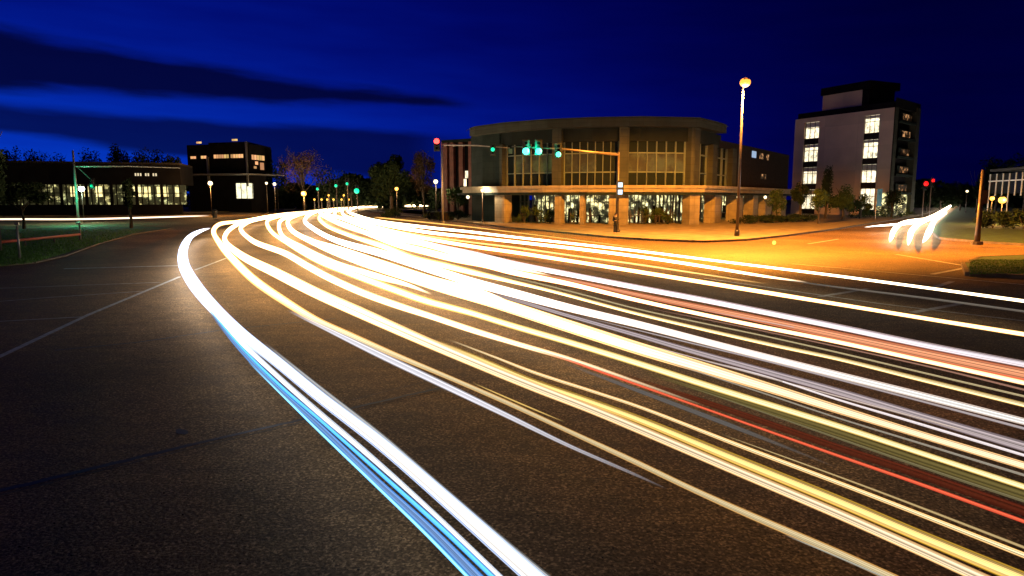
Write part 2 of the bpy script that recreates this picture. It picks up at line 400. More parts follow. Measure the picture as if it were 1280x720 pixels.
m = MB(); fa.strip(m, 592, 627, zl1, zp + .2, -1.1, .35); fa.strip(m, 592.5, 640, zp + .2, zt - 1.1, -1.1, .42); m.build('end_wall', 'stonedark', civic)
m = MB()
for a, b in ((693, 704), (773, 785), (858, 868)): fa.strip(MB(), a, b, 0, 1, 0, 1); fa.strip(m := MB(), a, b, zl1, zp, -.2, .75); m.build('pier', 'stone', civic)
for a, b in ((886, 892), (911, 916), (628, 631)):
    fa.strip(MB(), a, b, 0, 1, 0, 1); mm = MB(); fa.strip(mm, a, b, zl1, zf + .1, -.2, .5); mm.build('pier', 'stone', civic)
# window bays: glass set back, mullions and transoms proud of it
def bay(a, b, n, mat='glass', z0=zl1, z1=zf, trans=(.31, .74), midlit=None):
    w = MB(); fa.strip(w, a, b, z0, z1, -.6, -.45); o = w.build('window', mat, civic)
    mu = MB()
    for k in range(n + 1):
        x = a + (b - a) * k / n; x0 = min(max(x, a + .4), b - .4); fa.strip(mu, x0 - .45, x0 + .45, z0, z1, -.45, -.22)
    for t in trans:
        fa.strip(mu, a, b, z0 + (z1 - z0) * t - .07, z0 + (z1 - z0) * t + .07, -.4499, -.25)
    mu.build('window_frame', 'mullion', o)
    if midlit:
        q = MB(); fa.strip(q, *midlit, z0 + (z1 - z0) * .33, z0 + (z1 - z0) * .72, -.448, -.43); q.build('lit_pane', 'glass_lit', o)
bay(631, 693, 6, midlit=(640, 690)); bay(704, 773, 7, midlit=(706, 745)); bay(785, 858, 6, midlit=(786, 857)); bay(868, 886, 2); bay(892, 911, 3)
m = MB(); fa.strip(m, 916, 985, zl1, Z(166), -1.1, .12); fa.strip(m, 897, 916, zf, Z(166), -1.1, .13); m.build('brick_wing_wall', 'brick', civic)
for (a, b, y0, y1) in ((938, 943, 198, 190), (948, 952, 198, 191), (956, 959, 198, 191), (950, 953, 223, 217), (955, 957, 223, 217)):
    zz = lambda y: V(945, y, 107).z
    m = MB(); fa.strip(m, a, b, zz(y0), zz(y1), .12, .2); m.build('window', 'lit_dim' if a > 945 else 'coolwhite', civic) if a != 938 else m.build('window', emit('blue_white_window', (.5, .7, 1), .5), civic)
m = MB(); fa.strip(m, 600, 984, zl0 + .25, zl1 - .02, -1.0, 2.6); fa.strip(m, 599, 985, zl1 - .35, zl1, 2.6, 2.85); m.build('ledge', 'lit_stone', civic)
m = MB(); fa.strip(m, 592, 984.5, zl0 - .05, zl0 + .25, -6, 2.4); m.build('soffit', 'stonedark', civic)
for a, b in ((632, 643), (701, 708), (729, 734), (762, 785), (851, 862), (877, 885), (905, 913), (927, 933), (943, 951), (964, 970)):
    m = MB(); fa.strip(m, a, b, .12, zl0 - .04, .5, 1.9 if b - a < 15 else 1.2); m.build('column', 'lit_stone', civic)
m = MB(); fa.strip(m, 592, 626, .12, zl0 - .04, -5, .3); m.build('ground_floor_wall', 'stonedark', civic)
m = MB(); fa.strip(m, 627, 983, .14, zl0 - .06, -6.0, -5.8); m.build('lit_interior', 'lit_warm', civic)
m = MB()
for k in range(58):
    x = 628 + k * 6.15; fa.strip(m, x, x + .9, .13, zl0 - .05, -3.2, -3.0)
fa.strip(m, 627, 983, 1.0, 1.12, -3.25, -3.0); fa.strip(m, 627, 983, 2.7, 2.8, -3.25, -3.0)
m.build('shopfront_frame', 'darksteel', civic)
for k in range(40):
    x = random.uniform(630, 975); w = random.uniform(.8, 3.4); h0 = random.uniform(.9, 2.4); o0 = -5.0 + random.uniform(-.5, 1.0)
    fa.strip(m := MB(), x, x + w, .14, h0, o0, o0 + .6); m.build('display_shelf', 'brick', civic)
m = MB(); m.prism([tuple(fa.pt(*fa.at(px), -.9)) for px in (600, 640, 690, 740, 800, 860, 890)] + [(fa.p[8].x, 118), (fa.p[0].x + 3, 118)], zt - .5, zt - .2); m.build('roof', 'roof', civic)
for x, y in ((607, 238), (899, 240), (935, 240)):                        # lit lamps under the ledge
    i, u = fa.at(x); q = fa.pt(i, u, 2.7); p = Vector((q.x, q.y, zl0 - .3))
    m = MB(); m.ball(p, .22); m.build('wall_lamp', 'globe', civic)

# ---------------------------------------------------------------- tan office tower
ft = Facade([(991, 141), (1114, 122), (1140, 131)])
zz = lambda py: V(1010, py, 138).z
T = lambda py: V(1085, py, 126).z
ztop = V(1114, 122, 122).z; zc = V(1114, 134, 122).z
tower = thing('office_tower', (ft.p[1].x, 122, 0), 'five storey tan office tower with two columns of brightly lit windows and a dark cornice', 'building')
rows = [(T(166), T(144)), (T(197.5), T(174.5)), (T(228), T(205.5)), (T(262), T(236))]
m = MB()
for a, b in ((991, 1003), (1021, 1077), (1096, 1113.2)): ft.strip(m, a, b, .1, zc, -.5, 0)
for a, b in ((1003, 1021), (1077, 1096)): ft.strip(m, a, b, rows[0][1], zc, -.5, -.001)
m.build('wall', 'tan', tower)
for a, b in ((1003, 1021), (1077, 1096)):
    tv = [lit_room('lit_office_window', (1, .78, .45), (1, .92, .65), q_, 1.1, .3, .62, .2) for q_ in (1.7, 1.2, 1.45)]
    for i in range(3): ft.strip(m := MB(), a, b, rows[i + 1][1], rows[i][0], -.48, -.12); m.build('spandrel', 'tandark', tower)
    for z0, z1 in rows:
        m = MB(); ft.strip(m, a, b, z0, z1, -.42, -.36); o = m.build('window', random.choice(tv), tower)
        if random.random() < .7: ft.strip(q_ := MB(), a + .3, b - .3, z1 - (z1 - z0) * random.uniform(.15, .35), z1 - .03, -.355, -.34); q_.build('blind', 'white', o)
        m = MB(); mid = (a + b) / 2
        for x in (a + .5, mid - 3, mid + 3, b - .5): ft.strip(m, x - .35, x + .35, z0, z1, -.36, -.26)
        ft.strip(m, a, b, z0 + (z1 - z0) * .62, z0 + (z1 - z0) * .62 + .1, -.359, -.27)
        m.build('window_frame', 'steel', o)
m = MB(); ft.strip(m, 990.5, 1114, zc, ztop, -1.5, .7); ft.strip(m, 1114, 1140, zc + .2, ztop - .1, -1.5, .5); m.build('cornice', 'black', tower)
m = MB(); P = [tuple(ft.pt(*ft.at(px), -.52)) for px in (992, 1113, 1139)]; m.prism(P + [(P[2][0] - 1, 158), (P[0][0] + 8.5, 158)], .1, ztop - .5); m.build('inner_core', 'black', tower)
m = MB(); ft.strip(m, 1114.3, 1118, .1, zc + .2, -.5, .4); ft.strip(m, 1136, 1140, .1, zc + .8, -.5, .8); m.build('corner_pier', 'stone', tower)
for i, y in enumerate((136, 157, 179.5, 201.5, 224)):
    z0 = V(1127, y + 16, 127).z; z1 = V(1127, y + 6, 127).z
    m = MB(); ft.strip(m, 1121, 1135, z0, z1, -.5, .1); ft.strip(m, 1119, 1136, z0 - .5, z0 - .1, .0, .9); o = m.build('balcony', 'stonedark', tower)
    m = MB(); ft.strip(m, 1124, 1134, z0 + .2, z1 - .2, .1, .16)
    m.build('window', 'lit_dim', tower)
m = MB(); m.box((68.2 - 7.8, 137, V(1060, 118, 132).z), (8.0, 6, 3.2), R(-60) + math.pi / 2 * 0)
a, b, c_ = V(1029, 115, 139), V(1078, 115, 131), 0
pz0, pz1, pz2 = ztop - .6, V(1078, 112, 131).z, V(1078, 102, 131).z
m = MB(); u = Vector((b.x - a.x, b.y - a.y)).normalized(); nb = Vector((-u.y, u.x))
A2, B2 = Vector((a.x, a.y)), Vector((b.x, b.y))
m.prism([A2, B2, B2 + nb * 7, A2 + nb * 7], pz0, pz1); m.build('rooftop_block', 'tan', tower)
m = MB(); m.prism([A2 - nb * .3 - u * .3, B2 - nb * .3 + u * 1.8, B2 + nb * 8 + u * 1.8, A2 + nb * 8], pz1, pz2); m.prism([B2 + u * .02, B2 + u * 1.5, B2 + nb * 7 + u * 1.5, B2 + nb * 7 + u * .02], pz0, pz1 - .01); m.build('rooftop_cap', 'black', tower)
m = MB(); ft.strip(m, 1098, 1113, .15, 4.2, .02, .08); m.build('lit_entrance', 'lit_warm', tower)
m = MB(); ft.strip(m, 1118.5, 1136, .15, 4.2, .02, .08); m.build('lit_entrance', 'lit_warm', tower)

dk = Facade([(1139, 150), (1172, 158)])
bd = thing('dark_office_block', (dk.p[0].x, 150, 0), 'unlit dark block standing behind the right side of the tan tower', 'building')
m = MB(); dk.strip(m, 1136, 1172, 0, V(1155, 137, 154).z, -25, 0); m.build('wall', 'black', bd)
m = MB(); dk.strip(m, 1136, 1172, V(1155, 137, 154).z, V(1155, 134, 154).z, -25, .4); m.build('roof_parapet', 'tandark', bd)

# glass pavilion at the far right
gp = Facade([(1237, 100), (1330, 82)])
pv = thing('glass_pavilion', (gp.p[0].x, 100, 0), 'white framed glass pavilion at the far right beyond the parking', 'building')
g0, g1 = V(1240, 242, 100).z, V(1240, 218, 100).z
m = MB(); gp.strip(m, 1237, 1330, .1, g1, -8, -7.8); m.build('back_wall', 'amber_room', pv)
m = MB(); gp.strip(m, 1237, 1330, g0, g1, -.3, -.25); m.build('window', 'glass', pv)
m = MB()
for k in range(13): gp.strip(m, 1237 + k * 8.0, 1237 + k * 8.0 + .55, .1 if k % 3 == 0 else g0 - .3, g1 + .001, -.24, -.12)
gp.strip(m, 1236.5, 1330, g1, g1 + .4, -.4, .2); gp.strip(m, 1236.5, 1330, g0 - .5, g0, -.4, .12); gp.strip(m, 1237, 1330, (g0 + g1) / 2 + .3, (g0 + g1) / 2 + .45, -.2, .0)
m.build('frame', 'white', pv)
m = MB(); gp.strip(m, 1237, 1330, g1 + .4, g1 + .7, -8.3, -.1); m.build('roof', 'roof', pv)
m = MB(); gp.strip(m, 1262, 1330, .2, g1 - .2, -7.7, -7.5); m.build('lit_interior', 'lit_hall', pv)

# low dark hall at left with lit windows
fl = Facade([(-120, 118), (60, 126), (225, 132)])
lh = thing('long_low_building', (fl.p[1].x, 126, 0), 'long low dark building with lit windows under a flat roof at the left', 'building')
h1 = V(60, 204, 126).z; wtop = V(60, 230, 126).z; wbot = V(60, 252, 126).z
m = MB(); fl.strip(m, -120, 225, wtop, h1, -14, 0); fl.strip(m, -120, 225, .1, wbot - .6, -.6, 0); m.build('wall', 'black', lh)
m = MB(); fl.strip(m, -120, 225.5, h1, h1 + .35, -14, .6); m.build('roof', 'tandark', lh)
m = MB(); fl.strip(m, -120, 225, wbot - .6, wtop, -5, -4.8); m.build('lit_interior', 'lit_hall', lh)
m = MB()
for k in range(44): fl.strip(m, -118 + k * 7.9, -118 + k * 7.9 + (1.1 if k % 4 else 3.8), wbot - .6, wtop, -.4, -.05)
fl.strip(m, -120, 225, (wbot + wtop) / 2 - .1, (wbot + wtop) / 2 + .05, -.35, -.1)
m.build('window_frame', 'black', lh)
for a, b, mt in ((163, 175, 'lit_bright'), (177, 185, 'lit_bright'), (193, 207, 'lit_bright'), (216, 222, 'lit_bright'), (101, 107, 'lit_bright'), (116, 124, 'lit_hall'), (84, 90, 'lit_hall')):
    m = MB(); fl.strip(m, a, b, wbot + .9, wtop - .4, -.9, -.8); o = m.build('bright_window', lit_room('warm_pane', (1, .75, .25), (1, .9, .45), 1.6, .8, .3, .6, .3), lh)
for k in range(9):
    if k in (3, 6): continue
    x = 168 + k * 3.2; m = MB(); fl.strip(m, x, x + 1.8, V(60, 219, 126).z, V(60, 215.5, 126).z, 0, .08); m.build('upper_window', emit('small_window', (1, .8, .5), .7), lh)

# office block mid left
fo = Facade([(235, 165), (312, 160), (332, 166)])
ob = thing('dark_office_building', (fo.p[1].x, 160, 0), 'dark office building with a broken row of lit upper windows, behind the globe street lamp', 'building')
t1 = V(300, 177, 160).z
m = MB(); fo.strip(m, 262, 311, .1, t1, -18, 0); fo.strip(m, 311, 332, .1, V(320, 181, 162).z, -18, 0); fo.strip(m, 235, 262, .1, V(240, 181, 164).z, -18, 0)
m.build('wall', 'black', ob)
for x, zt_ in ((308.5, t1), (260, V(300, 195, 160).z)): fo.strip(m := MB(), x, x + 2, 6, zt_, 0, .5); m.build('drainpipe', 'steel', ob)
for a, b, y0, y1 in ((239, 246, 195, 198), (252, 259, 194.6, 198), (268, 287, 193.5, 198), (289, 305, 193.5, 198), (315, 331, 194, 200), (319, 323, 202, 206), (325, 330, 203, 212), (317, 321, 208, 211), (248, 254, 176.8, 179), (292, 299, 174.8, 177)):
    if y1 < 180: z0, z1, o = V(a, y1, 163).z, V(a, y0, 163).z, .3
    else: z0, z1, o = V(a, y1, 163).z, V(a, y0, 163).z, .1
    n = max(1, int((b - a) / 3))
    for k in range(n):
        m = MB(); fo.strip(m, a + (b - a) * k / n + .3, a + (b - a) * (k + 1) / n - .3, z0, z1, 0.0, o); m.build('window', emit('warm_row', (1, .45 + .2 * random.random(), .2), random.uniform(.4, 1.0)), ob)
m = MB(); fo.strip(m, 200, 332, V(300, 219, 160).z, V(300, 217.5, 160).z, 0.02, 5); m.build('canopy', 'steel', ob)
m = MB(); fo.strip(m, 294, 315, V(300, 248, 160).z, V(300, 229, 160).z, .1, .3); o = m.build('display_window', lit_room('display_glow', (1, .92, .5), (1, .95, .7), 1.25, 1.1, .3, .55, .35), ob)
m = MB(); fo.strip(m, 294, 315, V(300, 248.6, 160).z, V(300, 248, 160).z, .0, .5)
for x in (294, 300.5, 307.5, 314.3): fo.strip(m, x, x + .7, V(300, 248, 160).z, V(300, 229, 160).z, .3, .42)
m.build('window_frame', 'darksteel', o)

# pilastered reddish building
fr = Facade([(556, 128), (594, 124)])
rb = thing('pilastered_building', (fr.p[0].x, 126, 0), 'red granite building with tall narrow pilasters, just left of the curved building', 'building')
r1 = V(570, 178, 126).z
m = MB(); fr.strip(m, 556, 600, .1, r1, -12, 0); m.build('wall', 'black', rb)
m = MB(); fr.strip(m, 555.5, 600, r1, V(570, 174.5, 126).z, -12, .9); m.build('cornice', 'stonedark', rb)
for x in (556.5, 564.5, 576, 588):
    m = MB(); fr.strip(m, x, x + 5, .1, r1, 0, .6); m.build('pilaster', 'red', rb)
for x, y in ((585, 240), (586, 218), (584, 228)):
    m = MB(); fr.strip(m, x - 1.6, x + 1.6, V(x, y + 5, 126).z, V(x, y - 4, 126).z, .61, .7); m.build('window', 'lit_tower', rb)

# ---------------------------------------------------------------- trees and shrubs
def leafcloud(mb, c, rad, n, size, shells=9):
    n = int(n * 1.7); size *= 1.25
    cl = []
    for _ in range(shells):
        a = random.uniform(0, 6.28); e = random.uniform(-.7, 1); r = random.uniform(.35, .85)
        cl.append((Vector((c[0] + rad[0] * r * math.cos(a) * math.sqrt(1 - min(1, e * e) * .8), c[1] + rad[1] * r * math.sin(a), c[2] + rad[2] * e * .7)), random.uniform(.28, .55)))
    for _ in range(n):
        q, s = random.choice(cl); d = Vector((random.gauss(0, 1), random.gauss(0, 1), random.gauss(0, 1))).normalized() * (random.random() ** .45)
        p = q + Vector((d.x * rad[0], d.y * rad[1], d.z * rad[2])) * s
        u = Vector((random.gauss(0, 1), random.gauss(0, 1), random.gauss(0, 1))).normalized(); w = u.orthogonal().normalized()
        z = size * random.uniform(.5, 1.3)
        mb.add([p - u * z, p - w * z * .5, p + u * z, p + w * z * .5], [(0, 1, 2, 3)])
def tree(base, top, w, mat, label, group='trees', leaf=.22, n=1500, trunk=.18, low=.28, name='tree', bare=False, cat='tree'):
    t = thing(name, base, label, cat, group); hh = top
    m = MB(); b = Vector(base)
    m.tube([b, b + Vector((.05, 0, hh * .2)), b + Vector((-.1, 0, hh * .45)), b + Vector((.05, 0, hh * .8))], [trunk * 1.3, trunk, trunk * .7, trunk * .2], 7)
    for k in range(22 if bare else 9):
        z = hh * random.uniform(.25, .7); a = random.uniform(0, 6.28); l = w * random.uniform(.5, .95)
        s = b + Vector((0, 0, z)); e = s + Vector((math.cos(a) * l * .8, math.sin(a) * l * .8, (hh - z) * random.uniform(.5, .95)))
        mid = s.lerp(e, .5) + Vector((random.uniform(-.4, .4), 0, -.2)); m.tube([s, mid, e], [trunk * .45, trunk * .25, .02], 5)
        if bare:
            for q in range(6):
                f = s.lerp(e, random.uniform(.3, 1)); m.tube([f, f + Vector((random.uniform(-1, 1), random.uniform(-1, 1), random.uniform(.2, 1.2))) * w * .28], [trunk * .14, .008], 4)
    m.build('trunk', 'bark', t)
    m = MB(); zc_ = hh * (1 + low) / 2; rz = hh * (1 - low) / 2
    leafcloud(m, (b.x, b.y, b.z + zc_), (w, w, rz), n, leaf, 14); m.build('crown', mat, t)
    return t
def ptree(px, Y, pytop, wpx, mat, label, **k):
    base = V(px, 200, Y); base = Vector((base.x, Y, .1)); top = V(px, pytop, Y).z
    return tree(base, top, wpx / F * Y, mat, label, **k)
ptree(378, 150, 186, 30, 'leafbrown', 'broad bare brownish tree between the dark office building and the green signals', leaf=.12, n=2200, bare=True, trunk=.3)
ptree(345, 175, 200, 16, 'leafdark', 'smaller dark tree just left of the broad brownish tree', n=900)
ptree(410, 165, 212, 22, 'leafdark', 'low dark tree behind the distant green signals', n=1200, low=.1)
ptree(438, 175, 216, 18, 'leafdark', 'low dark tree above the brightest distant green signal', n=1000, low=.1)
ptree(488, 118, 193, 26, 'leafdark', 'round dense black tree in the middle, left of the red signal', n=4200, leaf=.24, trunk=.3, low=.2)
ptree(529, 112, 190, 17, 'leafbrown', 'reddish brown tree directly left of the red signal mast', n=1500, leaf=.14, bare=True, trunk=.2)
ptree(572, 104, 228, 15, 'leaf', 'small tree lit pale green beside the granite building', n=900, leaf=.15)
ptree(545, 108, 236, 12, 'leafdark', 'low tree under the red signal', n=700, leaf=.15, low=.1)
for i, (x, y, w) in enumerate(((12, 186, 14), (45, 184, 17), (72, 190, 14), (112, 187, 18), (150, 184, 14), (182, 184, 22), (214, 194, 14))):
    lb = ['bare tree above the low building at the left edge of the picture', 'second bare tree from the left above the low building', 'bare tree left of the bluish signal mast', 'twiggy tree right of the bluish signal mast',
          'dark tree fourth of the row right of the signal mast', 'widest dense tree above the low building', 'last tree above the low building, next to the office building'][i]
    ptree(x, 152, y, w, 'leafdark', lb, n=500 if i < 4 else 1500, bare=i < 4, leaf=.2, trunk=.22, group='trees behind the low building')
ptree(158, 72, 226, 7, 'leafdark', 'slender dark young tree on the left pavement, right of the bluish mast', n=420, leaf=.14, trunk=.14, low=.35)
ptree(22, 70, 228, 34, 'leafdark', 'leafy dark tree on the lawn at the left edge', n=2200, leaf=.12, trunk=.12, low=.45)
ptree(-14, 40, 158, 22, 'leafdark', 'dark tree whose tip shows at the left edge against the bright sky', n=1500, leaf=.14, low=.3)
ptree(1036, 104, 208, 7, 'leafdark', 'narrow pointed conifer in front of the tan tower', n=1400, leaf=.14, name='conifer_tree', low=.05)
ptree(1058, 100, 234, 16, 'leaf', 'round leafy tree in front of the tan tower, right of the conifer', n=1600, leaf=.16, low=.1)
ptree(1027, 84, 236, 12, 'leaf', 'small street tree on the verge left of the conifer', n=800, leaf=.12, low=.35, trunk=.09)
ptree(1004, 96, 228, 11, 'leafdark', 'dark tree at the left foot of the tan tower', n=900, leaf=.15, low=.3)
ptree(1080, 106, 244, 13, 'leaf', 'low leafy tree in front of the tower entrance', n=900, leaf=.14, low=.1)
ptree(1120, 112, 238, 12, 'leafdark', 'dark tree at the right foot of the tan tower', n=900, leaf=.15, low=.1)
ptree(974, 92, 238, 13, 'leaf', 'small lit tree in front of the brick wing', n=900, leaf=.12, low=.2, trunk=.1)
for i, (x, y, w, Y) in enumerate(((1162, 236, 14, 160), (1180, 238, 12, 190), (1205, 226, 14, 175), (1226, 212, 16, 150), (1250, 196, 20, 140), (1285, 188, 22, 130))):
    lb = ['dark tree beside the distant red signal', 'dark tree at the far end of the side road, left side', 'dark tree at the far end of the side road, right side', 'dark tree behind the tall right hand pole',
          'tall dark tree behind the white framed pavilion', 'tall dark tree at the right edge of the picture'][i]
    ptree(x, Y, y, w, 'leafdark', lb, n=1600, leaf=.26, group='dark trees on the right', low=.12)
def shrub(px, py, w, h, mat, label, group='shrubs', n=500, leaf=.09, Y=None):
    b = G(px, py, .12) if Y is None else Vector((V(px, 250, Y).x, Y, .12)); t = thing('shrub', b, label, 'shrub', group)
    m = MB()
    for k in range(6):
        a = k * 1.05; m.tube([b, b + Vector((math.cos(a) * w * .5, math.sin(a) * w * .3, h * .8))], [.03, .01], 4)
    m.build('stem', 'bark', t)
    m = MB(); leafcloud(m, (b.x, b.y, b.z + h * .5), (w, w * .6, h * .6), n, leaf, 8); m.build('foliage', mat, t)
nm = ['first', 'second', 'third', 'fourth', 'fifth', 'sixth', 'seventh', 'eighth', 'ninth', 'tenth', 'eleventh', 'twelfth']
for k in range(8): shrub(0, 0, 1.7, 1.1, 'leaf', f'{nm[k]} low shrub from the left in the dark bed by the brick wing', 'shrubs in the bed by the brick wing', Y=92 + k * .6, n=420) if False else None
for k, x in enumerate((932, 945, 958, 971, 984, 997, 1010)):
    shrub(x, 0, 1.6, .95, 'leafdark', f'{nm[k]} low dark shrub from the left in the bed before the brick wing', 'shrubs in the bed by the brick wing', Y=84 + k * 1.2)
for k, x in enumerate((1072, 1090, 1108, 1128)):
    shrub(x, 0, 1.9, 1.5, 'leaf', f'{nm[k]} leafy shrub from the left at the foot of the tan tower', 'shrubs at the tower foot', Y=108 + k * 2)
for k, x in enumerate((1232, 1244, 1257, 1270, 1284)):
    shrub(x, 0, 1.5, 1.9, 'leafdark' if k % 2 else 'leaf', f'{nm[k]} shrub from the left in the hedge row under the white framed pavilion', 'shrubs before the pavilion', Y=72 - k, n=700)
for k, x in enumerate((484, 493, 540, 556, 572)):
    shrub(x, 0, 1.6, 1.3, 'leafdark', ['dark bush at the right end of the distant white light band', 'dark bush directly behind the right end of the light band', 'dark bush under the red signal mast', 'dark bush right of the red signal mast', 'dark bush at the foot of the granite building'][k], 'bushes by the far kerb', Y=[110, 116, 100, 98, 98][k], n=600)
for k, x in enumerate((655, 672, 688, 806, 820, 836, 722)):
    shrub(x, 0, .9, 2.0, 'leaf', ['leafy plant by the left lit entrance of the colonnade', 'leafy plant second in the left lit bay of the colonnade', 'leafy plant third in the left lit bay of the colonnade', 'leafy plant at the left of the middle lit bay', 'leafy plant in the centre of the middle lit bay', 'leafy plant at the right of the middle lit bay', 'leafy plant in the narrow bay beside the brown wall'][k], 'plants in the colonnade', Y=[84.5, 84, 83.4, 80.8, 80.8, 81, 82][k] + .8, n=420, leaf=.08)

def wood(px0, px1, Y, top, label, n):
    m = MB(); a = V(px0, 250, Y).x; b = V(px1, 250, Y).x; hz = V(600, top, Y).z
    for _ in range(n):
        x = random.uniform(a, b); hh = hz * (.75 + .16 * math.sin(x * .11) + .10 * math.sin(x * .37 + 1))
        p = Vector((x, Y + random.uniform(-6, 6), hh * random.random() ** .7)); u = Vector((random.gauss(0, 1), random.gauss(0, 1), random.gauss(0, 1))).normalized(); w_ = u.orthogonal().normalized(); z = random.uniform(.5, 1.3)
        m.add([p - u * z, p - w_ * z * .6, p + u * z, p + w_ * z * .6], [(0, 1, 2, 3)])
    tag(m.build('distant_wood', 'leafdark'), label, None, kind='stuff')
wood(-200, 240, 200, 206, 'far dark wood behind the low building', 6000)
wood(325, 620, 210, 218, 'far dark wood behind the bend of the road', 7000)
wood(1130, 1500, 230, 222, 'far dark wood beyond the side road', 8000)
# ---------------------------------------------------------------- lamps and poles
def lightpt(name, loc, e, col, r=.2, parent=None):
    ld = bpy.data.lights.new(name, 'POINT'); ld.energy = e; ld.color = col; ld.shadow_soft_size = r
    o = bpy.data.objects.new(name, ld); C.objects.link(o); o.location = loc
    if parent: o.parent = parent; o.location = Vector(loc) - Vector(parent.location)
    return o
# tall sodium street lamp
b = G(921, 295, .13); top = V(927, 104, b.y).z
sl = thing('street_lamp', b, 'tall street lamp glowing orange on a slim pole by the intersection corner', 'street lamp')
m = MB(); m.tube([b, b + Vector((0, 0, .5))], [.22, .2], 12); m.tube([b + Vector((0, 0, .5)), Vector((b.x, b.y, top + .1))], [.13, .075], 12); m.build('pole', 'darksteel', sl, True)
hd = Vector((b.x, b.y - .35, top))
m = MB(); m.box(hd + Vector((0, .1, .2)), (.42, 1.0, .14)); m.box(hd + Vector((0, .35, .1)), (.14, .3, .16)); m.build('lamp_head', 'steel', sl)
m = MB(); m.ball(hd + Vector((0, -.1, -.02)), .42, 14, 9, (1, 1, .85)); m.build('lamp_globe', 'sodium', sl, True)
lightpt('lamp_spill', hd + Vector((0, -.2, -.75)), 2500, (1, .66, .38), .45, sl)
ld = bpy.data.lights.new('lamp_light', 'SPOT'); ld.energy = 23000; ld.color = (1, .35, .03); ld.spot_size = R(161); ld.spot_blend = .35; ld.shadow_soft_size = .4
# photometry of a cut-off road luminaire: it throws more light sideways than straight down, so the pool is even
ld.use_nodes = True; LN = ld.node_tree.nodes; LL = ld.node_tree.links; le = LN['Emission']
ltc = LN.new('ShaderNodeTexCoord'); lsp = LN.new('ShaderNodeSeparateXYZ'); LL.new(ltc.outputs['Normal'], lsp.inputs[0])
la = LN.new('ShaderNodeMath'); la.operation = 'ABSOLUTE'; LL.new(lsp.outputs[2], la.inputs[0])
lm = LN.new('ShaderNodeMath'); lm.operation = 'MAXIMUM'; LL.new(la.outputs[0], lm.inputs[0]); lm.inputs[1].default_value = .26
lp = LN.new('ShaderNodeMath'); lp.operation = 'POWER'; LL.new(lm.outputs[0], lp.inputs[0]); lp.inputs[1].default_value = -2.1
LL.new(lp.outputs[0], le.inputs['Strength'])
o = bpy.data.objects.new('lamp_light', ld); C.objects.link(o); o.parent = sl; o.location = hd + Vector((0, -.1, -.7)) - b; o.rotation_euler = (R(10), 0, 0)
# globe lamp on the left
def globe_lamp(px, pyb, pyt, label, mat='globe', e=600, col=(1, .8, .5), Y=None, r=.3, group='small street lamps'):
    b = G(px, pyb, .1) if Y is None else Vector((V(px, 250, Y).x, Y, .1)); tz = V(px, pyt, b.y).z
    t = thing('street_lamp', b, label, 'street lamp', group)
    m = MB(); m.tube([b, b + Vector((0, 0, .4))], .12, 8); m.tube([b + Vector((0, 0, .4)), Vector((b.x, b.y, tz - r * .8))], [.07, .05], 8); m.build('pole', 'darksteel', t, True)
    m = MB(); m.ball((b.x, b.y, tz), r); m.build('lamp_globe', mat, t, True)
    m = MB(); m.tube([(b.x, b.y, tz + r * .8), (b.x, b.y, tz + r * 1.2)], [r * .7, .03], 8); m.build('lamp_cap', 'darksteel', t)
    if e: lightpt('lamp_light', Vector((b.x, b.y - r - .3, tz)), e, col, .3, t)
globe_lamp(264, 268, 229, 'white globe street lamp left of the bright display window', Y=128, r=.42, e=3000, col=(1, .5, .15))
globe_lamp(380, 262, 242, 'glowing yellow street lamp left of the distant green signals', 'amber', 6500, (1, .55, .15), Y=140, r=.55)
globe_lamp(496, 262, 236, 'yellow street lamp in front of the round black tree', 'amber', 500, (1, .6, .2), Y=112, r=.3)
globe_lamp(545, 262, 227, 'white globe lamp just below the red signal', 'globe', 700, Y=104, r=.32)
globe_lamp(344, 262, 230, 'small white globe lamp right of the dark office building', 'globe', 400, Y=132, r=.3)
globe_lamp(334, 262, 229, 'paired white globe lamp beside the office building corner', 'globe', 0, Y=134, r=.25)
globe_lamp(607 - 4, 262, 238, 'pale lamp at the left end of the curved building', 'globe', 500, Y=88, r=.2)
globe_lamp(1226, 268, 247, 'yellow lamp left of the two amber ones on the right', 'globe', 500, (1, .7, .3), Y=82, r=.26, group='lamps by the pavilion')
globe_lamp(1240, 270, 248, 'amber lamp second from the left by the pavilion', 'amber', 500, (1, .5, .1), Y=84, r=.26, group='lamps by the pavilion')
globe_lamp(1253, 270, 250, 'largest orange lamp beneath the pavilion', 'amber', 1600, (1, .42, .08), Y=82, r=.42, group='lamps by the pavilion')
globe_lamp(1208, 262, 239, 'small white lamp at the far end of the side road', 'globe', 0, Y=150, r=.25, group='lamps by the pavilion')
globe_lamp(103, 262, 236, 'greenish white lamp right of the bluish signal mast', 'coolwhite', 900, (.7, 1, .8), Y=90, r=.36)

def signal_head(mb_parent, c, lit, mat, r=.2, s=1.0, name='signal_head'):
    hw, hh = .2 * s, .52 * s
    m = MB(); m.box((c.x, c.y, c.z), (2 * hw, .25 * s, 2 * hh)); m.box((c.x, c.y + .14 * s, c.z), (2 * hw + .22 * s, .02, 2 * hh + .22 * s))
    h = m.build(name, 'signalbody', mb_parent)
    for k in range(3):
        cc = Vector((c.x, c.y - .13 * s, c.z + (1 - k) * .34 * s)); q = MB(); q.ball(cc, .13 * s if k != lit else r * s, 12, 7, (1, .45, 1))
        q.build('lens', mat if k == lit else 'glass', h, True)
        v = MB(); v.tube([cc, cc + Vector((0, -.22 * s, 0))], [.145 * s, .145 * s], 10, cap=False); v.build('visor', 'signalbody', h)
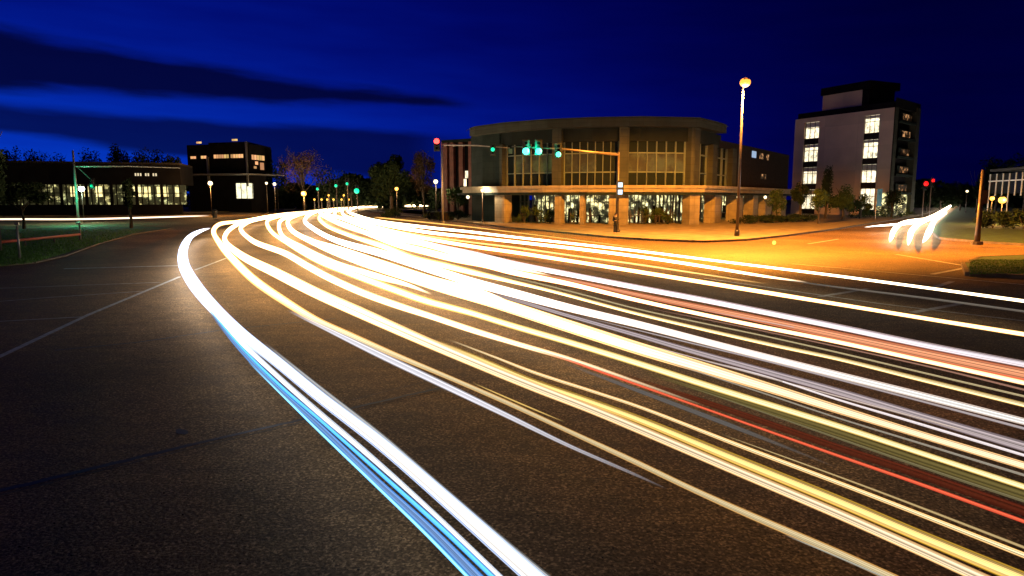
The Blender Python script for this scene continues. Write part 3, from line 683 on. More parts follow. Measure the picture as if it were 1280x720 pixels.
# mast behind the light band, red signal
def mast(base, ztop, arm_end, arm_z, label, mat='steel', rad=.16, name='traffic_signal_mast'):
    t = thing(name, base, label, 'traffic signal', 'traffic signals on masts'); b = Vector(base)
    m = MB(); m.tube([b, b + Vector((0, 0, .25))], rad * 1.9, 10); m.tube([b + Vector((0, 0, .25)), Vector((b.x, b.y, ztop))], [rad, rad * .7], 10); m.build('pole', mat, t, True)
    if arm_end is not None:
        m = MB(); a = Vector((b.x, b.y, arm_z[0])); e = Vector((arm_end[0], arm_end[1], arm_z[1])); m.tube([a, a.lerp(e, .5) + Vector((0, 0, .12)), e], [.12, .09, .05], 8); m.build('mast_arm', mat, t, True)
    return t
Y1 = 90; b1 = Vector((V(553, 240, Y1).x, Y1, 0))
t = mast(b1, V(552, 178, Y1).z, (V(637, 184, Y1 - 3).x, Y1 - 3), (V(552, 181, Y1).z, V(637, 185, Y1 - 3).z), 'signal mast with a glaring red signal and a long arm to the right')
signal_head(t, V(546, 181, Y1 - .4) , 0, 'red_on', .27, 1.3)
signal_head(t, V(616, 187, Y1 - 3.3), 1, 'green_far', .2, 1.2)
Y2 = G(771, 292).y + .5; b2 = Vector((V(772, 240, Y2).x, Y2, .1)); e2 = V(640, 183, Y2 - 2)
t = mast(b2, V(772, 190, Y2).z, (e2.x, e2.y), (V(771, 193.5, Y2).z, e2.z), 'signal mast beside the waiting pedestrian with bright green signals on its arm', 'darksteel')
for x, y, r in ((657.5, 189, .29), (673.5, 189, .26), (698, 192, .21)): signal_head(t, V(x, y - 5 if y < 190 else y - 4, Y2 - 1.9), 2, 'green_on', r, 1.05)
m = MB(); c = V(638, 189, Y2 - 2.1); m.box(c, (.35, .3, .4)); m.build('camera_box', 'signalbody', t)
c = V(668, 217, Y2 - 1.9)
pc = V(775, 236, Y2 - .5); m = MB(); m.box(pc, (.62, .3, 1.5)); wk = m.build('walk_signal', 'signalbody', t)
for dz in (.35, -.3): m = MB(); m.box(pc + Vector((0, -.16, dz)), (.4, .02, .42)); m.build('signal_face', 'sidewalk_signal', wk)
lightpt('signal_light', V(668, 190, Y2 - 3), 900, (.0, 1, .5), .3, t)
# left bluish mast
Y3 = 84; b3 = Vector((V(97, 262, Y3).x, Y3, .1))
t = mast(b3, V(90, 188, Y3).z, (V(225, 208, Y3 + 12).x, Y3 + 12), (V(92, 208, Y3).z, V(225, 210, Y3 + 12).z), 'tall bluish signal mast at the left with a thin arm reaching right', 'steel')
signal_head(t, V(115, 229, Y3 - .3), 2, 'green_far', .16, 1)
m = MB(); m.tube([Vector((b3.x, b3.y, V(92, 208, Y3).z)) + Vector((.3, 0, 0)), V(113, 224, Y3 - .2)], .035, 6); m.build('signal_bracket', 'steel', t)
lightpt('signal_light', V(96, 246, Y3 - 2.0), 900, (.05, 1, .5), .3, t)
# distant green signals on posts
for i, (x, y, r, w) in enumerate(((397, 236, .5, 'leftmost distant green signal, right of the yellow lamp'), (420, 232, .55, 'pale distant green signal in the middle'), (434, 229.5, .5, 'highest distant green signal'), (446, 238.5, 1.0, 'largest brightest distant green signal above the light band'))):
    Y = 122; p = V(x, y, Y); t = thing('traffic_signal', (p.x, Y, .1), w, 'traffic signal', 'distant green signals')
    m = MB(); m.tube([(p.x, Y + .3, .1), (p.x, Y + .3, p.z + 1)], .09, 8); m.build('pole', 'darksteel', t)
    signal_head(t, p + Vector((0, 0, .34)), 2, 'green_far', r * .42, 1.1)
for i, (x, y, w) in enumerate(((1157, 230, 'blurred red signal above the side road'), (1166, 226, 'smaller red signal right of its twin above the side road'))):
    Y = 112; p = V(x, y, Y); t = thing('traffic_signal', (p.x, Y + .3, .1), w, 'traffic signal', 'red signals over the side road')
    m = MB(); m.tube([(p.x, Y + .3, .1), (p.x, Y + .3, p.z + .6)], .09, 8); m.build('pole', 'darksteel', t)
    signal_head(t, p - Vector((0, 0, .34)), 0, 'red_far', .36 - .1 * i, 1.1)
# right-hand dark pole
b = G(1221, 306, .14); t = thing('utility_pole', b, 'thick dark pole standing on the right verge lawn', 'pole')
m = MB(); m.tube([b, Vector((b.x, b.y, 1.0)), Vector((b.x, b.y, V(1224, 212, b.y).z))], [.2, .16, .12], 10); m.build('shaft', 'darksteel', t, True)
m = MB(); m.tube([b, b + Vector((0, 0, .22))], .36, 10); m.build('base', 'kerb', t)
m = MB(); m.box((b.x, b.y - .22, V(1224, 246, b.y).z), (.5, .2, .9)); m.build('control_box', 'darksteel', t)
# marker posts and a reddish light streak built as a low rail on the left lawn
for (x0, y0, x1, y1, w, lb) in ((25, 324, 21, 281, .06, 'thin leaning steel post in front on the left lawn'), (101, 299, 99, 280, .06, 'thin steel post where the reddish light streak ends')):
    b = G(x0, y0, .13); tz = V(x1, y1, b.y); t = thing('marker_post', b, lb, 'post', 'posts on the left lawn')
    m = MB(); m.tube([b, tz], [w, w * .8], 8); m.build('shaft', 'steel', t, True); m = MB(); m.box(tz + Vector((0, 0, .05)), (.2, .05, .12)); m.build('cap', 'steel', t)
ra, rbp = G(-60, 318, .13), G(100, 300, .13)
t = thing('low_light_streak', ra, 'low reddish orange light streak, built as a rail across the left lawn', 'rail')
m = MB(); m.tube([ra + Vector((0, 0, .42)), rbp + Vector((0, 0, .42))], .09, 8); m.build('rail', 'streak_orange', t, True)
for k in range(5):
    p = ra.lerp(rbp, k / 4); m = MB(); m.tube([p, p + Vector((0, 0, .4))], .05, 6); m.build('post', 'darksteel', t)
for k, x in enumerate((393, 402, 409, 417, 427, 436, 411, 430)):
    b = Vector((V(x, 250, 136 + k).x, 136 + k, .1)); tz = V(x, 249.5 if k < 6 else 244, 136).z
    t = thing('bollard_lamp', b, f'{nm[k]} small amber lamp from the left in the row under the distant green signals' if k < 6 else ('small amber lamp above the row under the distant green signals, left one' if k == 6 else 'small amber lamp above the row under the distant green signals, right one'), 'lamp', 'small amber lamps under the green signals')
    m = MB(); m.tube([b, Vector((b.x, b.y, tz - .15))], [.1, .08], 6); m.build('post', 'darksteel', t)
    m = MB(); m.ball((b.x, b.y, tz), .19); m.build('lamp_globe', 'amber', t)
# litter bin below the globe lamp
b = Vector((V(268, 262, 108).x, 108, .12)); t = thing('litter_bin', b, 'dark litter bin beside the globe lamp pole', 'bin')
m = MB(); m.tube([b, b + Vector((0, 0, 1.1)), b + Vector((0, 0, 1.2))], [.32, .4, .36], 12); m.build('body', 'darksteel', t); m = MB(); m.ball(b + Vector((0, 0, 1.25)), .38, 10, 6, (1, 1, .5)); m.build('lid', 'rubber', t)
# low planter wall by the far kerb
a = V(534, 258, 101); c2 = V(556, 258, 97)
t = thing('planter_wall', (a.x, a.y, .12), 'low dark planter wall beneath the red signal', 'wall')
m = MB(); u = Vector((c2.x - a.x, c2.y - a.y)).normalized(); n_ = Vector((-u.y, u.x)); A_, B_ = Vector((a.x, a.y)), Vector((c2.x, c2.y)); m.prism([A_, B_, B_ + n_ * 1.4, A_ + n_ * 1.4], .12, 1.2); m.build('wall', 'brick', t)
m = MB(); m.prism([A_ - n_ * .08, B_ - n_ * .08, B_ + n_ * 1.5, A_ + n_ * 1.5], 1.2, 1.3); m.build('coping', 'stone', t)
# low garden wall at far left and blue banner
b = V(1099, 250, 100); t = thing('banner_sign', (b.x, 100, .12), 'tall blank blue banner panel in front of the tan tower', 'sign')
m = MB(); m.box((b.x, 100, V(1099, 247, 100).z), (.75, .08, 2.5)); m.build('panel', 'blue', t); m = MB(); m.tube([(b.x - .42, 100, .12), (b.x - .42, 100, V(1099, 235, 100).z)], .05, 6); m.build('post', 'steel', t)
# low wall between lawn beds
a = V(925, 250, 82); c2 = V(1060, 250, 88)
t = MB(); 

# pedestrian -------------------------------------------------------
def skin_fig(name, verts, edges, rads, mat, parent, sub=2, root=0):
    me = bpy.data.meshes.new(name); me.from_pydata(verts, edges, []); o = bpy.data.objects.new(name, me); C.objects.link(o)
    md = o.modifiers.new('s', 'SKIN'); lay = me.skin_vertices[0].data
    for i, r in enumerate(rads): lay[i].radius = (r, r) if not isinstance(r, tuple) else r
    lay[root].use_root = True
    sb = o.modifiers.new('u', 'SUBSURF'); sb.levels = sub; sb.render_levels = sub
    dg = bpy.context.evaluated_depsgraph_get(); nm_ = bpy.data.meshes.new_from_object(o.evaluated_get(dg)); o.modifiers.clear(); o.data = nm_
    nm_.materials.clear(); nm_.materials.append(M[mat]); 
    for p in nm_.polygons: p.use_smooth = True
    o.parent = parent; return o
pb = G(769.5, 292, .13)
ped = thing('person', pb, 'person in a dark coat standing with bent arms at the kerb below the walk signal', 'person')
ped.rotation_euler.z = R(20)
vs = [(0, 0, .95), (0, 0, 1.15), (0, .0, 1.38), (0, 0, 1.50), (0, -.02, 1.62), (.09, 0, .9), (.10, -.03, .5), (.10, .02, .08), (.10, -.14, .04), (-.09, 0, .9), (-.11, .04, .5), (-.12, .06, .08), (-.12, -.1, .04),
      (.19, 0, 1.40), (.25, .03, 1.12), (.17, -.2, 1.10), (-.19, 0, 1.40), (-.26, .03, 1.12), (-.15, -.2, 1.14), (.13, -.29, 1.12), (-.11, -.29, 1.16), (0, -.02, 1.72)]
es = [(0, 1), (1, 2), (2, 3), (3, 4), (4, 21), (0, 5), (5, 6), (6, 7), (7, 8), (0, 9), (9, 10), (10, 11), (11, 12), (2, 13), (13, 14), (14, 15), (2, 16), (16, 17), (17, 18), (15, 19), (18, 20)]
rd = [.14, .13, (.15, .12), .055, .095, .095, .065, .045, .04, .095, .065, .045, .04, .065, .048, .038, .065, .048, .038, .03, .03, .07]
skin_fig('body', vs, es, rd, 'skin', ped)
skin_fig('coat', [(0, 0, .80), (0, 0, 1.0), (0, 0, 1.2), (0, 0, 1.40), (.2, 0, 1.42), (.26, .03, 1.12), (.19, -.16, 1.10), (-.2, 0, 1.42), (-.27, .03, 1.12), (-.17, -.16, 1.13)],
         [(0, 1), (1, 2), (2, 3), (3, 4), (4, 5), (5, 6), (3, 7), (7, 8), (8, 9)], [.19, .18, .16, (.17, .14), .085, .07, .055, .085, .07, .055], 'cloth', ped)
skin_fig('trousers', [(0, 0, .92), (.09, 0, .84), (.10, -.03, .5), (.10, .02, .1), (-.09, 0, .84), (-.11, .04, .5), (-.12, .06, .1)], [(0, 1), (1, 2), (2, 3), (0, 4), (4, 5), (5, 6)], [.13, .115, .085, .07, .115, .085, .07], 'trouser', ped)
m = MB(); m.ball((0, .015, 1.70), .125, 12, 8, (.95, 1, 1)); me_ = m; o = me_.build('hair', 'hair', None, True); o.parent = ped; o.location = (0, .03, 1.575); 
o.scale = (1, 1, 1)

# ---------------------------------------------------------------- light trails
def cr(pts, sub=10):
    out = []
    P = [Vector(p) for p in pts]
    for i in range(len(P) - 1):
        p0 = P[i - 1] if i else P[i] * 2 - P[i + 1]; p1, p2 = P[i], P[i + 1]; p3 = P[i + 2] if i + 2 < len(P) else P[i + 1] * 2 - P[i]
        def tj(t, a, b): return t + max((a - b).length, 1e-6) ** .5
        t0 = 0; t1 = tj(t0, p0, p1); t2 = tj(t1, p1, p2); t3 = tj(t2, p2, p3)
        for k in range(sub):
            t = t1 + (t2 - t1) * k / sub
            a1 = p0 * ((t1 - t) / (t1 - t0)) + p1 * ((t - t0) / (t1 - t0)); a2 = p1 * ((t2 - t) / (t2 - t1)) + p2 * ((t - t1) / (t2 - t1)); a3 = p2 * ((t3 - t) / (t3 - t2)) + p3 * ((t - t2) / (t3 - t2))
            b1_ = a1 * ((t2 - t) / (t2 - t0)) + a2 * ((t - t0) / (t2 - t0)); b2_ = a2 * ((t3 - t) / (t3 - t1)) + a3 * ((t - t1) / (t3 - t1))
            out.append(b1_ * ((t2 - t) / (t2 - t1)) + b2_ * ((t - t1) / (t2 - t1)))
    out.append(P[-1]); return out
# lamp colours
WH = ((1, .76, .48), (1, .55, .20)); COOL = ((1, .95, .90), (.40, .50, .75)); CR = ((1, .80, .45), (1, .48, .10)); YE = ((1, .66, .22), (.7, .38, .03))
LAV = ((.50, .41, .42), (.22, .16, .17)); SAL = ((1, .40, .20), (.6, .13, .05)); RED = ((1, .16, .07), (.45, .02, .01)); BLU = ((.12, .50, 1), (.02, .18, .6)); GRY = ((.50, .50, .50), (.2, .2, .2)); GREY = ((.75, .68, .50), (.4, .34, .22))
MATS = {}
def tm(c, s, d):
    k = (id(c), s, d)
    if k not in MATS: MATS[k] = trail_mat('lamp_streak', c[0], c[1], s, d)
    return MATS[k]
def trail(pts, col, s, label, z=.7, dens=1.0, wmul=1.0, near=1.0, short=False):
    """near: how bright the streak stays where the traffic ran fast past the camera (it slowed in the bend)"""
    sp_ = cr([(p[0], p[1], p[2]) for p in pts]); P = []; Rr = []; FL = []
    last = None
    for q in sp_:
        g = G(q.x, q.y, z); dist = (g - Vector((0, 0, H))).length
        r = min(max(.006, q.z * wmul / 2 / F * dist), .6)
        if last is not None and (g - last).length < .05: continue
        k = max(0, min(1, (g.y - 7) / 26)); k = k * k * (3 - 2 * k); r *= 1 - .42 * min(1, max(0, (g.y - 20) / 25)); r = min(r, .24) if short else r
        P.append(g); Rr.append(r); FL.append(near + (1 - near) * k); last = g
    m = MB(); n = 24; m.tube(P, Rr, n, False, 1.0)
    ln = [0]
    for i in range(1, len(P)): ln.append(ln[-1] + (P[i] - P[i - 1]).length)
    fin = pts[-1][0] < 1200 and pts[-1][1] < 715; fa0 = min(6, ln[-1] * (.1 if short else .3))
    BD = [min(1, l / fa0) * (min(1, (ln[-1] - l) / fa0) if fin else 1) for l in ln]
    o = m.build('light_trail', tm(col, s, dens), None, True)
    av = []; fv = []; bv = []; tv_ = []
    for i in range(len(P)):
        t = (P[min(i + 1, len(P) - 1)] - P[max(i - 1, 0)]).normalized()
        for k in range(n): av += [t.x, t.y, t.z]; fv.append(FL[i]); bv.append(BD[i]); tv_.append(abs(k / n - .25 if k / n < .75 else k / n - 1.25) * 2)
    o.data.attributes.new('axis', 'FLOAT_VECTOR', 'POINT').data.foreach_set('vector', av)
    o.data.attributes.new('body', 'FLOAT', 'POINT').data.foreach_set('value', bv)
    o.data.attributes.new('turn', 'FLOAT', 'POINT').data.foreach_set('value', tv_)
    o.data.attributes.new('flow', 'FLOAT', 'POINT').data.foreach_set('value', fv)
    return tag(o, label, 'light trail', 'light trails left by passing traffic')
U = [(482, 258.2, 2.5), (445, 259.6, 4), (412, 262, 5), (385, 265, 5)]
S = 7
# far left cluster
trail([(263, 285, 1.5), (250, 289, 6), (237, 297, 10), (229, 313, 12), (230, 331, 13), (242, 354, 14), (266, 383, 14), (300, 415, 13), (350, 455, 13), (400, 496, 14), (478, 556, 16), (555, 622, 18), (625, 684, 20), (690, 742, 22)], COOL, 8.5, 'broad bluish white headlight trail, leftmost of all, curling up to a pointed tip', near=0.186)
trail([(330, 428, 3), (400, 484, 4), (478, 545, 5), (555, 611, 5), (640, 684, 6), (705, 738, 7)], GRY, .8, 'thin grey trail hugging the right side of the leftmost broad trail', dens=.7)
trail([(256, 378, 4), (298, 424, 6), (350, 473, 6), (400, 517, 7), (460, 568, 7), (537, 637, 6), (640, 735, 6)], ((1, .95, .88), (.5, .6, .8)), 7.2, 'thin white trail between the leftmost broad trail and the blue ones', near=0.167)
trail([(250, 372, 2), (298, 430, 3), (350, 482, 4), (400, 525, 4), (478, 594, 5), (555, 663, 6), (630, 735, 6)], BLU, 1.3, 'inner bright blue trail at bottom left')
trail([(262, 390, 2), (300, 437, 4), (350, 488, 5), (400, 533, 6), (470, 600, 8), (540, 664, 10), (610, 735, 13)], ((.20, .36, .70), (.05, .25, .7)), .9, 'wide soft blue trail at bottom left')
trail([(310, 452, 1.5), (400, 540, 3), (470, 607, 3.5), (530, 665, 4), (600, 737, 4)], ((.30, .75, 1), (.05, .4, .9)), 1.5, 'outermost pale cyan trail on the left edge of the blue ones')
# loops
O = [(318, 273.5, 4), (296, 277, 6), (273, 281, 8), (267, 289, 9), (276, 306, 10), (293, 326, 10), (318, 350, 10), (357, 377, 10)]
trail([*U, (350, 269, 5), *O, (397, 401, 9), (439, 420, 9), (497, 445, 7), (552, 468, 6), (633, 503, 6), (711, 539, 6), (789, 575, 7), (860, 609, 7), (924, 638, 8), (1049, 692, 9), (1130, 729, 10)], CR, 5.28, 'cream trail running alone nearest to the camera, right of the blue group', near=0.116)
trail([(360, 388, 3), (410, 412, 6), (478, 445, 9), (552, 480, 9), (633, 519, 7), (711, 557, 5), (789, 591, 4), (840, 614, 1)], ((.80, .78, .85), (.4, .38, .42)), 1.0, 'faint lavender trail fading out beside the lone cream trail', dens=.8)
trail([*U, (352, 268, 5), (322, 273, 6), (300, 279, 7), (284, 290, 8), (281, 300, 8), (300, 318, 10), (345, 341, 12), (397, 367, 13), (453, 392, 14), (525, 424, 13), (600, 456, 12), (666, 483, 12), (740, 512, 11), (800, 537, 11), (924, 590, 11), (1049, 643, 11), (1150, 688, 11), (1260, 738, 12)], WH, 8.5, 'thick white trail of the lower middle, turning cream towards the bottom edge', near=0.099, z=.7)
trail([(540, 424, 4), (600, 449, 6), (666, 477, 8), (740, 503, 9), (800, 525, 10), (924, 576, 12), (1049, 627, 13), (1150, 670, 13), (1290, 728, 14)], YE, 1.7, 'broad golden trail running beside the thick white one at bottom right', near=0.62)
trail([(560, 424, 2), (620, 447, 3), (666, 465, 4), (740, 489, 4), (800, 509, 4), (924, 557, 5), (1049, 604, 5), (1150, 643, 5), (1300, 702, 6)], CR, 1.4, 'thin golden trail above the broad golden one', near=0.6)
trail([(590, 478, 1), (640, 500, 2), (690, 521, 1.5), (708, 528, 1)], YE, .8, 'short thin golden streak left below the thick white trail')
J = [*U, (362, 268, 5), (330, 273, 6), (308, 279, 7), (301, 286, 8), (316, 301, 9), (357, 317, 9), (385, 333, 9), (411, 347, 9), (453, 366, 9), (494, 381, 9), (540, 396, 8), (588, 412, 8), (640, 429, 7)]
trail([(660, 435, 1.5), (712, 451, 2.5), (740, 461, 3), (800, 482, 3.2), (924, 526, 3), (1049, 570, 3.5), (1150, 605, 4), (1300, 659, 4)], RED, 3.0, 'single thin red tail light trail crossing the lower right', near=0.3)
trail([*J[:-1], (640, 428, 7), (712, 449, 6), (800, 479, 4), (880, 507, 2)], WH, 6, 'white trail that narrows into the red tail light trail', near=0.26)
trail([(700, 452, 3), (800, 489, 6), (924, 536, 6), (1000, 566, 3), (1060, 590, 1)], ((.32, .30, .28), (.15, .14, .12)), .35, 'faint grey band just below the thin red trail', dens=.6)
trail([(760, 463, 5), (924, 517, 8), (1049, 560, 9), (1150, 593, 10), (1300, 646, 11)], ((.18, .03, .012), (.1, .01, .004)), .5, 'dim dark red glow band above the thin red trail', dens=.6)
I = [*U, (372, 267, 5), (348, 271, 6), (334, 277, 7), (339, 289, 8), (360, 304, 8), (397, 325, 9), (439, 342, 9), (495, 363, 9), (532, 376, 9), (588, 391, 8), (640, 407, 8), (712, 428, 8)]
trail([*I, (800, 455, 8), (897, 486, 8), (1049, 533, 7), (1150, 566, 6), (1300, 615, 6)], ((1, .82, .42), (.8, .50, .08)), 5.28, 'yellowish white trail between the thick white trail and the red one', near=0.193)
trail([(800, 464, 4), (924, 502, 7), (1049, 542, 9), (1150, 576, 9), (1300, 626, 10)], ((.22, .17, .05), (.12, .09, .02)), .6, 'dim olive band just below the yellowish white trail', dens=.6)
Hh = [*U[:3], (392, 264.5, 5), (372, 269, 6), (360, 276, 7), (364, 287, 9), (397, 305, 11), (447, 325, 12), (509, 345, 13), (560, 361, 14), (619, 378, 15), (712, 408, 16)]
trail([*Hh, (800, 436, 16), (890, 463, 14), (956, 483, 12), (1049, 512, 10), (1150, 543, 8), (1300, 588, 8)], WH, 11, 'thickest white trail through the middle of the road', near=0.087)
trail([*U[:3], (398, 264, 5), (386, 269, 6), (381, 276, 7), (392, 286, 9), (419, 300, 10), (481, 318, 11), (537, 336, 11), (588, 352, 11), (640, 366, 11), (712, 385, 10), (800, 406, 9), (917, 436, 8), (1049, 469, 8), (1150, 494, 8), (1300, 532, 7)], ((1, .95, .9), (.8, .62, .5)), 8.5, 'bright clean white trail above the thickest one', near=0.105)
trail([(588, 362, 4), (640, 374, 5), (712, 395, 5), (800, 420, 6), (862, 438, 7), (956, 464, 8), (1049, 490, 9), (1150, 520, 9), (1300, 564, 11)], LAV, .8, 'soft lavender band between the two whitest trails', dens=.8)
trail([(880, 450, 1.5), (956, 470, 2), (1049, 500, 2.5), (1150, 530, 3), (1300, 575, 3)], ((.9, .8, .8), (.5, .4, .4)), 1.2, 'thin pinkish line along the lavender band')
UI = [*U[:2], (425, 262, 5), (408, 266, 6)]
trail([*UI, (399, 272, 7), (407, 281, 8), (440, 295, 9), (480, 308, 10), (514, 322, 10), (560, 333, 9), (589, 340, 8), (640, 352, 5), (690, 364, 4), (800, 393, 4), (960, 430, 4.5), (1049, 449, 4.5), (1150, 474, 5), (1300, 511, 5)], ((1, .78, .40), (.8, .45, .08)), 5.28, 'golden trail just above the bright clean white one', near=0.204)
trail([(600, 341, 2), (640, 347, 2), (712, 364, 2), (800, 387, 2), (960, 421, 2), (1049, 441, 2.2), (1150, 465, 2.2), (1300, 500, 2.5)], ((.55, .45, .25), (.3, .2, .08)), .9, 'hair thin olive gold line above the golden trail')
trail([*UI, (414, 273, 7), (440, 284, 9), (495, 305, 11), (530, 314, 11), (570, 324, 10), (606, 331, 9), (640, 340, 8), (712, 355, 6), (800, 376, 5), (920, 402, 5), (1040, 426, 5), (1160, 452, 5), (1300, 483, 5)], ((1, .80, .50), (1, .4, .12)), 8.4, 'cream trail along the lower edge of the salmon band', near=0.175)
trail([(650, 338, 2), (712, 350, 4), (800, 369, 6), (920, 393, 8), (1040, 418, 10), (1160, 443, 11), (1300, 472, 12)], SAL, .95, 'wide salmon tail light band in the upper right', dens=.95)
trail([(900, 396, 1.5), (1040, 426, 2), (1160, 451, 3), (1300, 480, 3)], RED, 1.0, 'thin red line under the salmon band', dens=.8)
trail([*UI, (430, 274, 7), (470, 288, 10), (514, 300, 11), (550, 309, 10), (589, 317, 9), (640, 329, 8), (712, 343, 7), (800, 360, 7), (880, 375, 7), (960, 391, 7), (1040, 407, 7), (1160, 432, 7), (1300, 459, 7)], ((.95, .83, .88), (.6, .42, .4)), 3.84, 'pinkish white trail along the upper edge of the salmon band', near=0.188)
trail([*U[:2], (425, 262.5, 5), (418, 268, 6), (440, 276, 7), (486, 288, 8), (532, 298, 7), (590, 308, 6), (640, 315, 5.5), (712, 326, 5), (800, 340, 5), (960, 366, 5), (1040, 379, 4.5), (1175, 401, 4.5), (1300, 421, 5)], CR, 7.68, 'warm cream trail crossing to the right edge, second from the top', near=0.175)
trail([*U[:2], (428, 263, 5), (430, 269, 6), (476, 280, 8), (532, 290, 7), (590, 296.5, 6), (640, 302, 5.5), (712, 310, 5), (800, 321, 4.5), (880, 333, 4), (960, 346, 3), (1010, 353, 1.5)], WH, 8.5, 'white trail dwindling in the orange light near the centre right')
trail([(480, 286, 4), (532, 295, 4), (590, 303, 3), (640, 309, 3), (712, 319, 2.5), (800, 331, 2.5), (880, 343, 2), (960, 355, 1.5)], ((1, .62, .22), (.9, .35, .04)), 2.2, 'thin orange trail between two whiter ones near the centre')
trail([(960, 347, 1), (1040, 358, 2), (1160, 373, 2.5), (1300, 392, 2.5)], ((.25, .21, .17), (.12, .1, .08)), .55, 'faint greyish line under the top right trail', dens=.7)
trail([*U[:2], (435, 264, 5), (445, 269, 6), (467, 275.5, 7), (532, 284, 6), (590, 290, 5), (640, 296, 4.5), (712, 304, 4), (800, 314, 3.5), (920, 329, 3), (1040, 344, 3), (1175, 362, 3), (1300, 379, 3.5)], ((1, .95, .82), (1, .7, .3)), 8.5, 'topmost thin white trail reaching the right edge', near=0.204)
trail([(467, 271.5, 3), (532, 278, 3), (590, 284, 2.5), (640, 290, 2), (712, 299, 1.6), (790, 309, 1.2), (850, 318, .8)], ((1, .55, .14), (.9, .3, .02)), 1.8, 'thin orange line above all white trails, nearest the far kerb')
# extra sheaves that fill the crowded bend
trail([*U[:3], (400, 266, 6), (420, 278, 8), (470, 294, 10), (530, 305, 10), (590, 322, 8), (640, 334, 5), (690, 345, 2)], WH, 8, 'short bright trail filling the crowded bend, upper one')
trail([*U[:3], (376, 268, 6), (350, 277, 7), (352, 293, 8), (380, 311, 9), (420, 330, 9), (470, 345, 8), (509, 356, 5), (540, 368, 2)], WH, 8, 'short bright trail filling the crowded bend, outer one')
trail([(392, 300, 3), (430, 312, 6), (480, 330, 9), (540, 350, 10), (600, 365, 8), (650, 384, 3)], WH, 8, 'broad white sheaf joining two trails below the bend')
trail([(536, 257.4, 2), (520, 257.2, 5), (506, 257.5, 4)], WH, 8.5, 'short white glare right of the dark bushes, far away', z=1.0)
trail([(-60, 275.2, 3), (0, 274, 3), (95, 274, 3.2), (180, 272, 3), (262, 269.5, 2.5)], ((1, .86, .66), (1, .6, .3)), 2.2, 'straight thin white trail on the cross street at far left')
for pts, c_, st, lb in (
    ([(700, 402, 1), (800, 429, 1.5), (956, 471, 1.8), (1150, 523, 2), (1300, 563, 2)], ((1, .8, .7), (.6, .4, .3)), .55, 'hair thin pale strand just above the lavender band'),
    ([(820, 448, 1), (956, 492, 2), (1049, 523, 2), (1150, 554, 2.5), (1300, 600, 3)], ((.8, .7, .55), (.4, .3, .2)), .4, 'hair thin strand just below the thickest white trail'),
    ([(840, 476, 1), (956, 516, 2), (1150, 583, 3), (1300, 633, 3)], ((.5, .42, .2), (.3, .22, .1)), .4, 'faint strand in the dark gap above the dark red glow'),
    ([(900, 542, 1), (1049, 596, 2), (1150, 634, 2.5), (1300, 692, 3)], ((.9, .65, .3), (.5, .3, .1)), .45, 'faint strand hugging the thin golden trail from above'),
    ([(860, 384, 1), (960, 403, 1.5), (1160, 440, 2), (1300, 466, 2)], ((1, .6, .5), (.6, .3, .2)), .7, 'fine pink strand in the upper part of the salmon band'),
    ([(800, 383, 1), (960, 415, 1.5), (1160, 458, 2), (1300, 492, 2.5)], ((.7, .35, .25), (.4, .2, .1)), .45, 'fine reddish strand just below the salmon band'),
    ([(980, 668, 1), (1049, 697, 2), (1120, 728, 2.5)], ((.8, .75, .6), (.4, .38, .3)), .5, 'hair thin strand beside the lone cream trail at the bottom edge'),
    ([(720, 394, 1), (860, 428, 2), (960, 452, 2), (1150, 501, 2.5), (1300, 541, 3)], ((.7, .6, .6), (.4, .3, .3)), .5, 'soft thin strand just below the bright clean white trail')):
    trail(pts, c_, st, lb)
# headlights coming down the side road
trail([(1197, 251, 2), (1190, 256, 6), (1178, 264, 8), (1160, 273, 9), (1135, 279, 7), (1100, 282, 3), (1080, 284, 1)], ((1, .95, .86), (1, .75, .5)), 11, 'jagged white glare along the side road, turning left', wmul=.75)
for i, (pts, lb) in enumerate((([(1165, 273, 5), (1128, 279, 7), (1118, 287, 9), (1114, 297, 7), (1112, 303, 1)], 'left one of three short headlight streaks on the side road'),
                ([(1172, 270, 5), (1150, 279, 8), (1140, 288, 10), (1137, 298, 8), (1135, 307, 1)], 'middle one of three short headlight streaks on the side road'),
                ([(1182, 266, 6), (1168, 276, 9), (1163, 286, 11), (1158, 296, 8), (1153, 304, 1)], 'right one of three short headlight streaks on the side road'))):
    trail(pts, ((1, .95, .86), (1, .75, .5)), 9, lb, z=.5, short=True)
p = G(968, 297, .5); m = MB(); m.ball(p, .14, 8, 6)  # glowing ball added for the bright highlight on the road
o = m.build('road_glint', 'amber', None, True); tag(o, 'small amber glowing ball put in for a light spot at the corner kerb right of the street lamp', 'lamp'); o.location.z = .0

# ---------------------------------------------------------------- sky
w = bpy.data.worlds.new('World'); SC.world = w; w.use_nodes = True
N = w.node_tree.nodes; L = w.node_tree.links; bg = N['Background']
def mth(op, a, b=None, c=None, clamp=False):
    n = N.new('ShaderNodeMath'); n.operation = op; n.use_clamp = clamp
    for i, q in enumerate((a, b, c)):
        if q is None: continue
        if isinstance(q, (int, float)): n.inputs[i].default_value = q
        else: L.new(q, n.inputs[i])
    return n.outputs[0]
def smooth(v, a, b, lo=0., hi=1.):
    n = N.new('ShaderNodeMapRange'); n.interpolation_type = 'SMOOTHSTEP'; L.new(v, n.inputs[0])
    for i, q in enumerate((a, b, lo, hi)): n.inputs[i + 1].default_value = q
    return n.outputs[0]
tc = N.new('ShaderNodeTexCoord'); sx = N.new('ShaderNodeSeparateXYZ'); L.new(tc.outputs['Generated'], sx.inputs[0])
az = mth('MULTIPLY', mth('ARCTAN2', sx.outputs[0], sx.outputs[1]), 57.2958); el = mth('MULTIPLY', mth('ARCSINE', sx.outputs[2]), 57.2958)
